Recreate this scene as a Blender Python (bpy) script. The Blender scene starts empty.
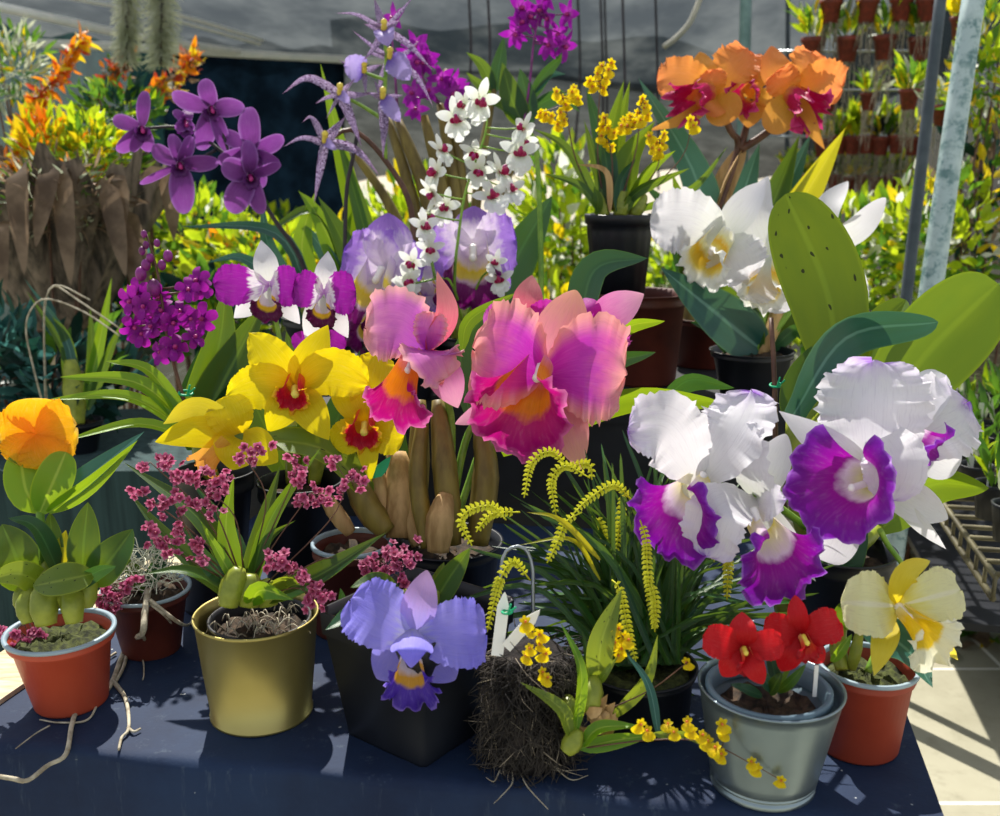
EXPO = 0.58; SKYS = 0.12; SUNS = 5.0; SUNAZ = -16; SUNEL = 52
import bpy, math, random
from mathutils import Vector as V, Matrix
R = random.Random(11)
C = bpy.context.scene.collection
FPX = 1000.0; PITCH = math.radians(13.0)
CAM = V((0, 0, 1.35))
FWD = V((0, math.cos(PITCH), -math.sin(PITCH))); UP = V((0, math.sin(PITCH), math.cos(PITCH))); RIGHT = V((1, 0, 0))
TZ = 0.75          # table top height
SZ = 0.95          # raised stand height

def at(x, y, d):
    return CAM + d * (FWD + RIGHT * ((x - 500) / FPX) + UP * ((408 - y) / FPX))
def on_z(x, y, z):
    r = FWD + RIGHT * ((x - 500) / FPX) + UP * ((408 - y) / FPX)
    return CAM + r * ((z - CAM.z) / r.z)
def depth(p):
    return (p - CAM).dot(FWD)
def height_at(p, y):           # how far above p the pixel row y lies
    k = (408 - y) / FPX; q = p - CAM
    return (k * q.dot(FWD) - q.dot(UP)) / (UP.z - k * FWD.z)
def to_cam(p):
    return (CAM - p).normalized()

# ------------------------------------------------------------------ colours and materials
def hx(h):
    h = h.lstrip('#'); o = []
    for i in (0, 2, 4):
        c = int(h[i:i+2], 16) / 255
        o.append(c / 12.92 if c <= .04045 else ((c + .055) / 1.055) ** 2.4)
    return (o[0], o[1], o[2], 1)

class NT:
    def __init__(s, name):
        s.m = bpy.data.materials.new(name); s.m.use_nodes = True
        s.t = s.m.node_tree; s.t.nodes.clear()
        s.out = s.n('ShaderNodeOutputMaterial')
    def n(s, k, **kw):
        x = s.t.nodes.new(k)
        for a, b in kw.items(): setattr(x, a, b)
        return x
    def l(s, a, b): s.t.links.new(a, b)
    def val(s, sock, v):
        if hasattr(v, 'is_linked') or isinstance(v, bpy.types.NodeSocket): s.l(v, sock)
        else: sock.default_value = v
    def math(s, op, a, b=None, clamp=False):
        x = s.n('ShaderNodeMath', operation=op); x.use_clamp = clamp
        s.val(x.inputs[0], a)
        if b is not None: s.val(x.inputs[1], b)
        return x.outputs[0]
    def mix(s, f, a, b):
        x = s.n('ShaderNodeMix', data_type='RGBA'); s.val(x.inputs[0], f); s.val(x.inputs[6], a); s.val(x.inputs[7], b)
        return x.outputs[2]
    def ramp(s, f, stops, interp='LINEAR'):
        x = s.n('ShaderNodeValToRGB'); e = x.color_ramp.elements; x.color_ramp.interpolation = interp
        while len(e) < len(stops): e.new(.5)
        for i, (p, c) in enumerate(stops): e[i].position = p; e[i].color = hx(c) if isinstance(c, str) else c
        s.l(f, x.inputs[0]); return x.outputs[0]
    def noise(s, vec, scale, detail=3, rough=.5):
        x = s.n('ShaderNodeTexNoise'); x.inputs['Scale'].default_value = scale; x.inputs['Detail'].default_value = detail
        x.inputs['Roughness'].default_value = rough
        if vec is not None: s.l(vec, x.inputs['Vector'])
        return x.outputs[0]
    def uv(s):
        x = s.n('ShaderNodeTexCoord'); sp = s.n('ShaderNodeSeparateXYZ'); s.l(x.outputs['UV'], sp.inputs[0])
        return x.outputs['UV'], sp.outputs[0], sp.outputs[1], x.outputs['Object'], x.outputs['Generated']
    def mapv(s, vec, sc):
        x = s.n('ShaderNodeMapping'); x.inputs['Scale'].default_value = sc; s.l(vec, x.inputs[0]); return x.outputs[0]
    def smooth(s, f, a, b):
        x = s.n('ShaderNodeMapRange', interpolation_type='SMOOTHSTEP'); s.val(x.inputs[0], f)
        x.inputs[1].default_value = a; x.inputs[2].default_value = b; return x.outputs[0]
    def bump(s, h, st, dist=.002):
        x = s.n('ShaderNodeBump'); x.inputs['Strength'].default_value = st; x.inputs['Distance'].default_value = dist
        s.l(h, x.inputs['Height']); return x.outputs[0]
    def finish(s, col, rough=.5, spec=.4, trans=0, tcol=None, bump=None, metal=0):
        p = s.n('ShaderNodeBsdfPrincipled'); s.val(p.inputs['Base Color'], col); s.val(p.inputs['Roughness'], rough)
        p.inputs['Specular IOR Level'].default_value = spec; s.val(p.inputs['Metallic'], metal)
        if bump is not None: s.l(bump, p.inputs['Normal'])
        o = p.outputs[0]
        if trans:
            t = s.n('ShaderNodeBsdfTranslucent'); s.val(t.inputs[0], tcol if tcol is not None else col)
            mx = s.n('ShaderNodeMixShader'); mx.inputs[0].default_value = trans
            s.l(o, mx.inputs[1]); s.l(t.outputs[0], mx.inputs[2]); o = mx.outputs[0]
        s.l(o, s.out.inputs[0]); return s.m

def petal_mat(name, stops, edge=None, mid=None, spots=None, trans=.45, rough=.5, wob=.14, flank=None):
    """petal: colour along its length, optional rim colour, midrib colour, freckles"""
    s = NT(name); uv, u, v, ob, ge = s.uv()
    av = s.math('ABSOLUTE', s.math('SUBTRACT', s.math('MULTIPLY', v, 2), 1))
    ns = s.noise(s.mapv(uv, (3, 5, 1)), 2.2, 3)
    uu = s.math('ADD', u, s.math('MULTIPLY', s.math('SUBTRACT', ns, .5), wob * 2), True)
    c = s.ramp(uu, stops)
    if flank:      # big colour patch towards both sides
        f = s.smooth(s.math('ADD', av, s.math('MULTIPLY', s.math('SUBTRACT', ns, .5), .4)), flank[1], flank[2])
        if len(flank) > 3: f = s.math('MULTIPLY', f, s.smooth(u, flank[3], flank[3] + .2))
        c = s.mix(f, c, hx(flank[0]))
    if mid: c = s.mix(s.math('SUBTRACT', 1, s.smooth(av, mid[1] * .3, mid[1])), c, hx(mid[0]))
    if edge:
        e = s.smooth(s.math('MAXIMUM', av, s.math('ADD', u, edge[3] if len(edge) > 3 else 0)), edge[1], edge[2]); c = s.mix(e, c, hx(edge[0]))
    veins = s.noise(s.mapv(uv, (3, 26, 1)), 1.6, 4, .6)
    c = s.mix(s.math('MULTIPLY', s.smooth(veins, .5, .75), .05), c, hx('#ffffff') if not spots else c)
    dk = s.n('ShaderNodeMix', data_type='RGBA', blend_type='MULTIPLY'); s.val(dk.inputs[0], s.math('MULTIPLY', s.smooth(veins, .5, .3), .22)); s.val(dk.inputs[6], c); dk.inputs[7].default_value = (.55, .5, .6, 1); c = dk.outputs[2]
    if spots:
        sp = s.smooth(s.noise(s.mapv(uv, (9, 5, 1)), 3.0, 1), spots[1], spots[1] + .06); c = s.mix(sp, c, hx(spots[0]))
    return s.finish(c, rough, .3, trans, c, s.bump(veins, .35, .0015))

def leaf_mat(name, dark, light, back, rib=None, spots=0, trans=.4, rough=.36, tip=None):
    s = NT(name); uv, u, v, ob, ge = s.uv()
    av = s.math('ABSOLUTE', s.math('SUBTRACT', s.math('MULTIPLY', v, 2), 1))
    oi = s.n('ShaderNodeObjectInfo')
    ns = s.noise(s.mapv(uv, (2, 3, 1)), 2.0, 3)
    f = s.math('ADD', s.math('MULTIPLY', ns, .7), s.math('MULTIPLY', s.math('SUBTRACT', oi.outputs['Random'], .4), .6), True)
    c = s.mix(f, hx(dark), hx(light))
    t = s.mix(s.math('MULTIPLY', ns, .6), hx(back), c)
    if tip: c = s.mix(s.smooth(u, .7, 1.05), c, hx(tip))
    c = s.mix(s.math('MULTIPLY', s.math('SUBTRACT', 1, s.smooth(av, .02, .12)), .5), c, hx(rib or light))
    c = s.mix(s.math('MULTIPLY', s.smooth(av, .9, 1.0), .6), c, hx(back))
    if spots:
        sp = s.smooth(s.noise(s.mapv(uv, (4, 2.4, 1)), 4.5, 0), .77, .79); c = s.mix(s.math('MULTIPLY', sp, spots), c, hx('#171a08')); t = s.mix(s.math('MULTIPLY', sp, spots), t, hx('#171a08'))
    st = s.noise(s.mapv(uv, (1.5, 40, 1)), 1.5, 2)
    return s.finish(c, rough, .45, trans, t, s.bump(st, .22, .0012))

def plain(name, a, b=None, rough=.6, spec=.4, scale=12, trans=0, bmp=0, metal=0, stretch=(1, 1, 1)):
    s = NT(name); uv, u, v, ob, ge = s.uv()
    ns = s.noise(s.mapv(ob, stretch), scale, 4, .6)
    c = s.mix(s.smooth(ns, .3, .7), hx(a), hx(b or a))
    return s.finish(c, rough, spec, trans, c, s.bump(ns, bmp, .003) if bmp else None, metal)

# ------------------------------------------------------------------ mesh building
class MB:
    def __init__(s): s.v = []; s.f = []; s.uv = []; s.mi = []
    def grid(s, P, mat=0, closed=False):
        nu, nv = len(P), len(P[0]); b = len(s.v)
        for i in range(nu):
            for j in range(nv):
                s.v.append(P[i][j]); s.uv.append((i / max(1, nu - 1), j / max(1, nv - 1)))
        for i in range(nu - 1):
            for j in range(nv if closed else nv - 1):
                k = (j + 1) % nv
                s.f.append((b + i * nv + j, b + i * nv + k, b + (i + 1) * nv + k, b + (i + 1) * nv + j)); s.mi.append(mat)
        return b
    def face(s, idx, mat=0): s.f.append(tuple(idx)); s.mi.append(mat)
    def box(s, c, sx, sy, sz, mat=0, ax=None):
        ax = ax or (V((1, 0, 0)), V((0, 1, 0)), V((0, 0, 1))); b = len(s.v)
        for k in (-1, 1):
            for j in (-1, 1):
                for i in (-1, 1):
                    s.v.append(c + ax[0] * (i * sx / 2) + ax[1] * (j * sy / 2) + ax[2] * (k * sz / 2)); s.uv.append(((i + 1) / 2, (j + 1) / 2))
        for q in ((0, 2, 3, 1), (4, 5, 7, 6), (0, 1, 5, 4), (2, 6, 7, 3), (0, 4, 6, 2), (1, 3, 7, 5)): s.face([b + k for k in q], mat)
    def tube(s, pts, r0, r1=None, n=8, seg=None, mat=0, cap=True):
        r1 = r0 if r1 is None else r1; seg = seg or max(2, 6 * (len(pts) - 1))
        cs = cr(pts, seg); P = []; t0 = (cs[1] - cs[0]).normalized()
        a = t0.orthogonal().normalized()
        for i, c in enumerate(cs):
            t = (cs[min(i + 1, seg)] - cs[max(i - 1, 0)]).normalized()
            a = (a - t * a.dot(t)).normalized(); b = t.cross(a); r = r0 + (r1 - r0) * i / seg
            P.append([c + (a * math.cos(k * 2 * math.pi / n) + b * math.sin(k * 2 * math.pi / n)) * r for k in range(n)])
        o = s.grid(P, mat, True)
        if cap: s.face([o + k for k in range(n)][::-1], mat); s.face([o + seg * n + k for k in range(n)], mat)
    def lathe(s, c0, c1, prof, n=40, mat=0, wob=0):
        """rings (h 0..1 from c0 to c1, radius)"""
        P = []
        for h, r in prof:
            c = c0.lerp(c1, h); P.append([c + V((math.cos(k * 2 * math.pi / n), math.sin(k * 2 * math.pi / n), 0)) * (r * (1 + wob * math.sin(5 * k * 2 * math.pi / n + h * 9))) for k in range(n)])
        return s.grid(P, mat, True)
    def blob(s, c, rx, ry, rz, n=12, mat=0, jit=0, ax=None):
        ax = ax or (V((1, 0, 0)), V((0, 1, 0)), V((0, 0, 1))); P = []
        for i in range(n // 2 + 1):
            th = math.pi * min(max(i / (n // 2), .01), .99); row = []
            for k in range(n):
                ph = k * 2 * math.pi / n; q = 1 + jit * (R.random() - .5)
                row.append(c + ax[0] * (rx * q * math.sin(th) * math.cos(ph)) + ax[1] * (ry * q * math.sin(th) * math.sin(ph)) - ax[2] * (rz * q * math.cos(th)))
            P.append(row)
        s.grid(P, mat, True)
    def mesh(s, name, mats, origin, smooth=True):
        me = bpy.data.meshes.new(name); me.from_pydata([p - origin for p in s.v], [], s.f)
        for m in mats: me.materials.append(m)
        uvl = me.uv_layers.new(name='UVMap'); li = [0] * len(me.loops); me.loops.foreach_get('vertex_index', li)
        fl = []
        for i in li: fl.extend(s.uv[i])
        uvl.data.foreach_set('uv', fl)
        me.polygons.foreach_set('material_index', s.mi); me.polygons.foreach_set('use_smooth', [smooth] * len(s.f)); me.update()
        return me
    def build(s, name, mats, parent=None, smooth=True, origin=None):
        if not isinstance(mats, (list, tuple)): mats = [mats]
        if origin is None:
            lo = [min(p[i] for p in s.v) for i in range(3)]; hi = [max(p[i] for p in s.v) for i in range(3)]
            origin = V(((lo[0] + hi[0]) / 2, (lo[1] + hi[1]) / 2, lo[2]))
        o = bpy.data.objects.new(name, s.mesh(name, mats, origin, smooth)); C.objects.link(o)
        WO[o.name] = origin
        if parent is not None: o.parent = parent; o.location = origin - WO[parent.name]
        else: o.location = origin
        return o
WO = {}

def cr(pts, n):
    """n+1 samples of a Catmull-Rom curve through pts, spaced by chord length"""
    if len(pts) == 2: return [pts[0].lerp(pts[1], i / n) for i in range(n + 1)]
    q = [pts[0] * 2 - pts[1]] + list(pts) + [pts[-1] * 2 - pts[-2]]
    ds = [(pts[i + 1] - pts[i]).length for i in range(len(pts) - 1)]; tot = sum(ds) or 1; out = []
    for i in range(n + 1):
        x = tot * i / n; k = 0
        while k < len(ds) - 1 and x > ds[k]: x -= ds[k]; k += 1
        t = min(1, x / (ds[k] or 1)); a, b, c, d = q[k:k + 4]
        out.append(.5 * (2 * b + (c - a) * t + (2 * a - 5 * b + 4 * c - d) * t * t + (3 * b - a - 3 * c + d) * t ** 3))
    return out

def blade(mb, pts, w, a=.5, b=.5, base=.12, nrm=None, roll=0, cup=0, keel=0, ruf=0, rf=4, twist=0, nu=14, nv=6, mat=0, skew=0):
    if ruf: nu = max(nu, 44); nv = max(nv, 18); rf *= 1.25
    fine = cr(pts, nu * 8); us = [1 - (1 - i / nu) ** 1.6 for i in range(nu + 1)]; cs = [fine[round(u * nu * 8)] for u in us]; a *= 1.15; b *= 2.1 if b >= .34 else 1.5; um = a / (a + b); mx = um ** a * (1 - um) ** b
    ph = R.random() * 6.28, R.random() * 6.28, R.random() * 6.28
    if nrm is None: nrm = to_cam(cs[nu // 2])
    P = []
    for i, c in enumerate(cs):
        u = us[i]; k8 = round(u * nu * 8); t = (fine[min(k8 + 6, nu * 8)] - fine[max(k8 - 6, 0)]).normalized()
        sd = t.cross(nrm)
        if sd.length < 1e-4: sd = t.orthogonal()
        sd.normalize()
        ang = math.radians(roll + twist * u)
        if ang: sd = Matrix.Rotation(ang, 3, t) @ sd
        nn = sd.cross(t)
        if nn.dot(nrm) < 0 and not ang: nn = -nn
        uq = min(max(u, 0), .9999); pw = (uq ** a * (1 - uq) ** b / mx) if u > 0 else 0
        ww = w * .5 * max(pw, base * (1 - u) ** 3)
        row = []
        for j in range(nv + 1):
            v = 2 * j / nv - 1; av = abs(v); e = av ** 3 * min(1, u * 1.8) ; k = 1 if v > 0 else -1
            r1 = math.sin(6.283 * rf * u + ph[0 if k > 0 else 1]) + .55 * math.sin(6.283 * rf * 2.3 * u + ph[2] + k) + .3 * math.sin(6.283 * rf * 4.1 * u + ph[1])
            tipr = (u ** 8) * (math.sin(v * 6 + ph[2]) * .8 + .4 * math.sin(v * 14 + ph[0]))
            x = v * ww * (1 + (ruf * e * (.35 * math.sin(6.283 * rf * 1.7 * u + ph[1]) + .5 * math.sin(6.283 * rf * 4.3 * u + ph[2] * k)) if ruf else 0)) + skew * w * u * u
            z = cup * ww * v * v + keel * ww * av + (ruf * w * .5 * (e * r1 + tipr) if ruf else 0)
            row.append(c + sd * x + nn * z)
        P.append(row)
    mb.grid(P, mat)

def trumpet(mb, c, axis, Rr, L, r0, opn=150, ruf=.12, rf=7, lower=1.25, nu=18, nv=56, mat=0, down=None, flare=2.2, wide=1.0, zp=1.8, ecc=None):
    """orchid lip: rolled tube that flares into a frilled skirt; v runs round it, 0 = lowest point"""
    ax = axis.normalized(); dn = down or V((0, 0, -1)); dn = (dn - ax * dn.dot(ax)).normalized(); sd = ax.cross(dn)
    p1, p2 = R.random() * 6, R.random() * 6; P = []
    for i in range(nu + 1):
        u = i / nu; row = []
        for j in range(nv + 1):
            v = 2 * j / nv - 1; th = v * math.radians(opn * (1 - .12 * u))
            r = r0 + (Rr - r0) * u ** flare; r *= 1 + (lower - 1) * max(0, math.cos(th)) * u
            w1 = math.sin(rf * th + p1) + .6 * math.sin(rf * 1.9 * th + p2) + .3 * math.sin(rf * 3.3 * th)
            r *= 1 + ruf * u ** 4 * (.5 * math.sin(rf * 1.4 * th + p2) + .25 * math.sin(rf * 3.7 * th + p1))
            z = L * (1 - (1 - u) ** zp) - .18 * Rr * u ** 4 + ruf * Rr * u ** 3 * w1 * .8
            row.append(c + (ecc * u if ecc else V()) + ax * z + dn * (r * math.cos(th)) + sd * (r * wide * math.sin(th)))
        P.append(row)
    mb.grid(P, mat)

def tag(o, label=None, cat=None, group=None, kind=None):
    if label: o['label'] = label
    if cat: o['category'] = cat
    if group: o['group'] = group
    if kind: o['kind'] = kind
    return o
def empty(name, loc):
    o = bpy.data.objects.new(name, None); o.empty_display_size = .05; o.location = loc; C.objects.link(o); WO[o.name] = V(loc); return o
# ------------------------------------------------------------------ material library
M = {}
M['leaf'] = leaf_mat('leaf_green', '#163c1c', '#356a26', '#8fa81a', rib='#7fa640')
M['leaf_dark'] = leaf_mat('leaf_dark_green', '#12352c', '#2a5f3c', '#5f8a1c', rib='#4f7f50', trans=.25)
M['leaf_bright'] = leaf_mat('leaf_bright_green', '#427a14', '#74a420', '#b4cc22', rib='#c8dc60')
M['leaf_backlit'] = leaf_mat('leaf_backlit', '#2f4a10', '#4c6a16', '#84980f', rib='#7d9830', spots=.9, trans=.5)
M['leaf_clear'] = leaf_mat('leaf_backlit_plain', '#38601a', '#5a801e', '#9ab016', rib='#9ab434', trans=.5)
M['leaf_blue'] = leaf_mat('leaf_blue_green', '#1f4f48', '#3b7564', '#5d8a52', rib='#7fb0a0', trans=.2, rough=.28)
M['leaf_yellow'] = leaf_mat('leaf_yellowing', '#9aa012', '#cdbf18', '#e8d820', rib='#d8d860', trans=.5)
M['leaf_olive'] = leaf_mat('leaf_olive_spotted', '#4f6a24', '#7d9630', '#b0bc28', rib='#a8b850', spots=.9)
M['grass'] = leaf_mat('grass_leaf', '#16401e', '#3d7430', '#7f9c2a', rib='#5f9040', trans=.3)
M['bulb'] = plain('pseudobulb_green', '#6d7a26', '#99a23a', .4, trans=.0, scale=25, bmp=.15)
M['cane'] = plain('cane_brown', '#5a4a1e', '#8a7a36', .5, scale=30, stretch=(1, 1, .15), bmp=.3)
M['sheath'] = plain('papery_sheath', '#8a6a3c', '#c7a570', .7, scale=40, stretch=(1, 1, .1), bmp=.5)
M['stem_g'] = plain('stem_green', '#5d8a2a', '#8db040', .45, scale=30)
M['stem_b'] = plain('stem_brown', '#4a2f24', '#6b4a38', .5, scale=30)
M['stem_d'] = plain('stem_dark', '#1e1c20', '#352a30', .5, scale=30)
M['soil'] = plain('bark_mix', '#15110d', '#4a3a2a', .9, scale=90, bmp=1)
M['moss'] = plain('mossy_mix', '#1a200f', '#4d5426', .95, scale=120, bmp=1)
M['root'] = plain('aerial_root', '#8a7f6a', '#c4bda8', .8, scale=60, bmp=.4)
M['root_d'] = plain('fibrous_root', '#121113', '#4a443e', .9, scale=30)
M['root_l'] = plain('fibrous_root_pale', '#5a5148', '#a89c88', .9, scale=30)
M['terracotta'] = plain('red_plastic', '#b2452f', '#bf5238', .45, scale=6, bmp=.05)
M['terracotta_d'] = plain('rust_plastic', '#8f3524', '#a3422c', .5, scale=7, bmp=.05)
M['rim_grey'] = plain('pot_rim_grey', '#7d92a0', '#9fb2bd', .4)
M['black_pl'] = plain('black_plastic', '#10131a', '#1b1f28', .45, scale=8)
M['inner_pl'] = plain('grey_blue_plastic', '#4d6270', '#6a808c', .4, scale=8)
M['brown_pot'] = plain('brown_plastic', '#4a211c', '#6b3126', .5, scale=8)
M['gold'] = plain('gold_tin', '#a39758', '#b3a666', .36, metal=.75, scale=5)
M['silver'] = plain('galvanised_tin', '#7c8c94', '#93a2a8', .34, metal=.8, scale=6)
M['white_pl'] = plain('white_plastic', '#e8e8e2', '#f4f4f0', .5)
M['tie'] = plain('green_tie', '#0f9a6a', '#16b27c', .4)
M['wire'] = plain('wire_metal', '#8c949a', '#b6bcc0', .35, metal=.8)
M['wood'] = plain('weathered_wood', '#a89878', '#d6c9a8', .8, scale=18, stretch=(1, 6, 1), bmp=.6)
M['cloth'] = None

# flowers
M['p_white'] = petal_mat('petal_white', [(0, '#dfe2d6'), (.4, '#e6e5ea'), (1, '#e9e7ef')], trans=.42)
M['p_white_mag'] = petal_mat('petal_white_magenta_patch', [(0, '#efe9f4'), (.35, '#e9d9f2'), (.55, '#a52bb4'), (1, '#8a0f98')], mid=('#f2eaf6', .35), trans=.4, wob=.2)
M['p_white_blot'] = petal_mat('petal_white_violet_blotch', [(0, '#e4e3e6'), (.6, '#e8e6ee'), (.88, '#dcd2ec'), (1, '#b080dc')], trans=.42, wob=.18)
M['lip_purple'] = petal_mat('lip_white_purple', [(0, '#f0e27a'), (.1, '#f3e9d0'), (.24, '#efd8f0'), (.34, '#a410a0'), (.75, '#7c0896'), (.94, '#7c18a8'), (1, '#a468d0')], trans=.4, wob=.08)
M['lip_purple_s'] = petal_mat('lip_deep_purple', [(0, '#f2e060'), (.12, '#f1e8ef'), (.3, '#a010a6'), (.8, '#8409a4'), (.98, '#b070dc')], trans=.4, wob=.08)
M['p_palelem'] = petal_mat('petal_pale_lemon', [(0, '#e6dc50'), (.3, '#f0ecb0'), (1, '#f3f0c4')], mid=('#f6f2d0', .14), trans=.45)
M['p_lemon'] = petal_mat('petal_lemon', [(0, '#e0c81e'), (1, '#efdf5a')], trans=.5)
M['lip_palelem'] = petal_mat('lip_pale_lemon', [(0, '#ecdf9a'), (.16, '#f0c818'), (.46, '#f1cf2a'), (.54, '#f2efd2'), (1, '#f3f1dc')], trans=.4, wob=.1)
M['p_red'] = petal_mat('petal_red', [(0, '#b80c18'), (.5, '#d81420'), (1, '#e01c26')], trans=.45, rough=.45)
M['lip_red'] = petal_mat('lip_red', [(0, '#f0b070'), (.3, '#e85a38'), (.6, '#c01020'), (1, '#a00c20')], trans=.4)
M['p_blue'] = petal_mat('petal_blue_violet', [(0, '#c8c8d8'), (.2, '#a29af0'), (.65, '#8c84f2'), (1, '#9e94f4')], trans=.4, wob=.2)
M['p_bluepink'] = petal_mat('petal_pinkish_violet', [(0, '#a8a0ea'), (.5, '#cda4e8'), (1, '#d8acdc')], trans=.4)
M['lip_blue'] = petal_mat('lip_indigo', [(0, '#d8d0ee'), (.24, '#dcd0d8'), (.34, '#d8a030'), (.46, '#c89430'), (.54, '#4a2aa8'), (.92, '#3c1e9c'), (1, '#7c64cc')], trans=.3, wob=.06)
M['p_pink'] = petal_mat('petal_pink', [(0, '#c020b8'), (.35, '#d040c4'), (.65, '#e66cae'), (1, '#f0a0a8')], edge=('#f2a8a4', .5, 1.0), trans=.42, wob=.2)
M['p_peach'] = petal_mat('petal_peach', [(0, '#e880a8'), (.45, '#f0a0a0'), (1, '#f4b890')], trans=.45, wob=.2)
M['p_salmon'] = petal_mat('petal_salmon', [(0, '#d85078'), (.5, '#e88890'), (1, '#ea9c94')], trans=.42, wob=.2)
M['p_pinkpale'] = petal_mat('petal_pale_pink', [(0, '#d868b8'), (.5, '#e898c4'), (1, '#eeb0c4')], trans=.42, wob=.2)
M['p_pinkmauve'] = petal_mat('petal_mauve_pink', [(0, '#b048c0'), (.5, '#d070c0'), (1, '#e8a0c0')], edge=('#f0b0b0', .6, 1.05), trans=.42, wob=.2)
M['lip_pink'] = petal_mat('lip_magenta_orange', [(0, '#e488a8'), (.12, '#e88030'), (.22, '#f0941a'), (.36, '#ea8420'), (.47, '#c01070'), (.86, '#b80f80'), (1, '#e478b8')], trans=.38, wob=.1)
M['p_magenta'] = petal_mat('petal_magenta', [(0, '#b018a0'), (.5, '#c838b0'), (1, '#d878c8')], trans=.42)
M['p_lav'] = petal_mat('petal_lavender', [(0, '#eee6ee'), (.35, '#d8c4e8'), (.55, '#a87cdc'), (1, '#9468d4')], trans=.42, wob=.25)
M['lip_lav'] = petal_mat('lip_lavender_plum', [(0, '#d4bce6'), (.18, '#e8dcd4'), (.26, '#ecd23c'), (.36, '#e8d060'), (.42, '#d8b4d0'), (.48, '#780a6a'), (.92, '#5a0850'), (1, '#a040a0')], trans=.36, wob=.08)
M['p_semi'] = petal_mat('petal_magenta_white_eye', [(0, '#b878cc'), (.1, '#d8b8e4'), (.15, '#f0eaf2'), (.2, '#f0e6f0'), (.27, '#a41ca8'), (1, '#8c1090')], trans=.4, wob=.16)
M['lip_semi'] = petal_mat('lip_white_plum', [(0, '#e8e0e8'), (.3, '#eadcec'), (.36, '#e8c020'), (.46, '#e4bc24'), (.55, '#5a0648'), (1, '#4a0840')], trans=.3, wob=.05)
M['p_yellow'] = petal_mat('petal_yellow', [(0, '#e0c00c'), (.4, '#eed80a'), (1, '#f2e010')], trans=.48, wob=.1)
M['p_yelgreen'] = petal_mat('petal_yellow_green', [(0, '#b8b020'), (.5, '#dcc828'), (1, '#c8c030')], trans=.45)
M['lip_yellow'] = petal_mat('lip_red_yellow', [(0, '#e87a20'), (.3, '#d8183c'), (.55, '#b80c34'), (.8, '#c41030'), (.9, '#ecb010'), (1, '#f0cc18')], trans=.4, wob=.2)
M['p_orange'] = petal_mat('petal_orange', [(0, '#e0a838'), (.4, '#e89448'), (1, '#e88c54')], trans=.48, wob=.15)
M['p_orangegold'] = petal_mat('petal_gold_orange', [(0, '#dcae38'), (.5, '#e0a044'), (1, '#da9040')], trans=.48)
M['lip_crimson'] = petal_mat('lip_crimson', [(0, '#d89030'), (.16, '#b80a4c'), (.7, '#a80650'), (1, '#d03880')], trans=.36)
M['lip_whiteyel'] = petal_mat('lip_white_yellow_throat', [(0, '#f2f2ee'), (.14, '#f0e8a0'), (.24, '#f0bc1c'), (.4, '#f2d860'), (.58, '#f2f1e4'), (1, '#f2f3f2')], trans=.42, wob=.12)
M['p_amber'] = petal_mat('petal_amber', [(0, '#ee9a08'), (.5, '#f2ac10'), (.85, '#f4bc18'), (1, '#e8c860')], trans=.5, wob=.2)
M['p_violet'] = petal_mat('petal_dusky_violet', [(0, '#54245e'), (.3, '#7e3a8e'), (1, '#8e4aa2')], edge=('#a070b8', .7, 1.1), trans=.42)
M['lip_dkviolet'] = petal_mat('lip_dark_violet', [(0, '#c8a0c0'), (.3, '#4a1850'), (1, '#5c2070')], trans=.3)
M['p_spider'] = petal_mat('petal_spotted_lavender', [(0, '#c8b8dc'), (.5, '#bca8d4'), (1, '#c49cc0')], spots=('#4a2050', .47), trans=.4)
M['lip_spider'] = petal_mat('lip_pale_violet', [(0, '#6a50b8'), (.3, '#a896d8'), (1, '#b8a4dc')], trans=.4)
M['p_dend'] = petal_mat('petal_hot_purple', [(0, '#c050c0'), (.3, '#9c14a4'), (1, '#8a0a98')], trans=.42)
M['p_vanda'] = petal_mat('petal_vivid_magenta', [(0, '#74087a'), (.5, '#9c109a'), (1, '#b422ac')], trans=.42)
M['bud_v'] = plain('bud_purple', '#5a1850', '#8a2a84', .4, scale=40)
M['p_ivory'] = petal_mat('petal_ivory', [(0, '#dfe6c8'), (.4, '#eef2ee'), (1, '#f2f5f2')], trans=.4)
M['lip_ruby'] = plain('lip_ruby', '#8a0c40', '#c01860', .4, scale=60, trans=.2)
M['p_gold'] = petal_mat('petal_golden', [(0, '#dcb008'), (.2, '#ecd008'), (1, '#f2e010')], trans=.45)
M['p_rose'] = petal_mat('petal_rose', [(0, '#8a2450'), (.4, '#bc5480'), (1, '#dc96b4')], trans=.4)
M['rose_d'] = plain('rose_heart', '#6a1430', '#9a2c50', .5, scale=60)
M['chain'] = plain('tassel_lime', '#cccc20', '#e6e63c', .5, scale=80, trans=.25)
M['col_y'] = plain('column_yellow', '#d8c040', '#ecd860', .4)
M['col_w'] = plain('column_white', '#ece4e0', '#f6f2f0', .4)
M['col_m'] = plain('column_magenta', '#8a1060', '#b03080', .4)

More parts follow.
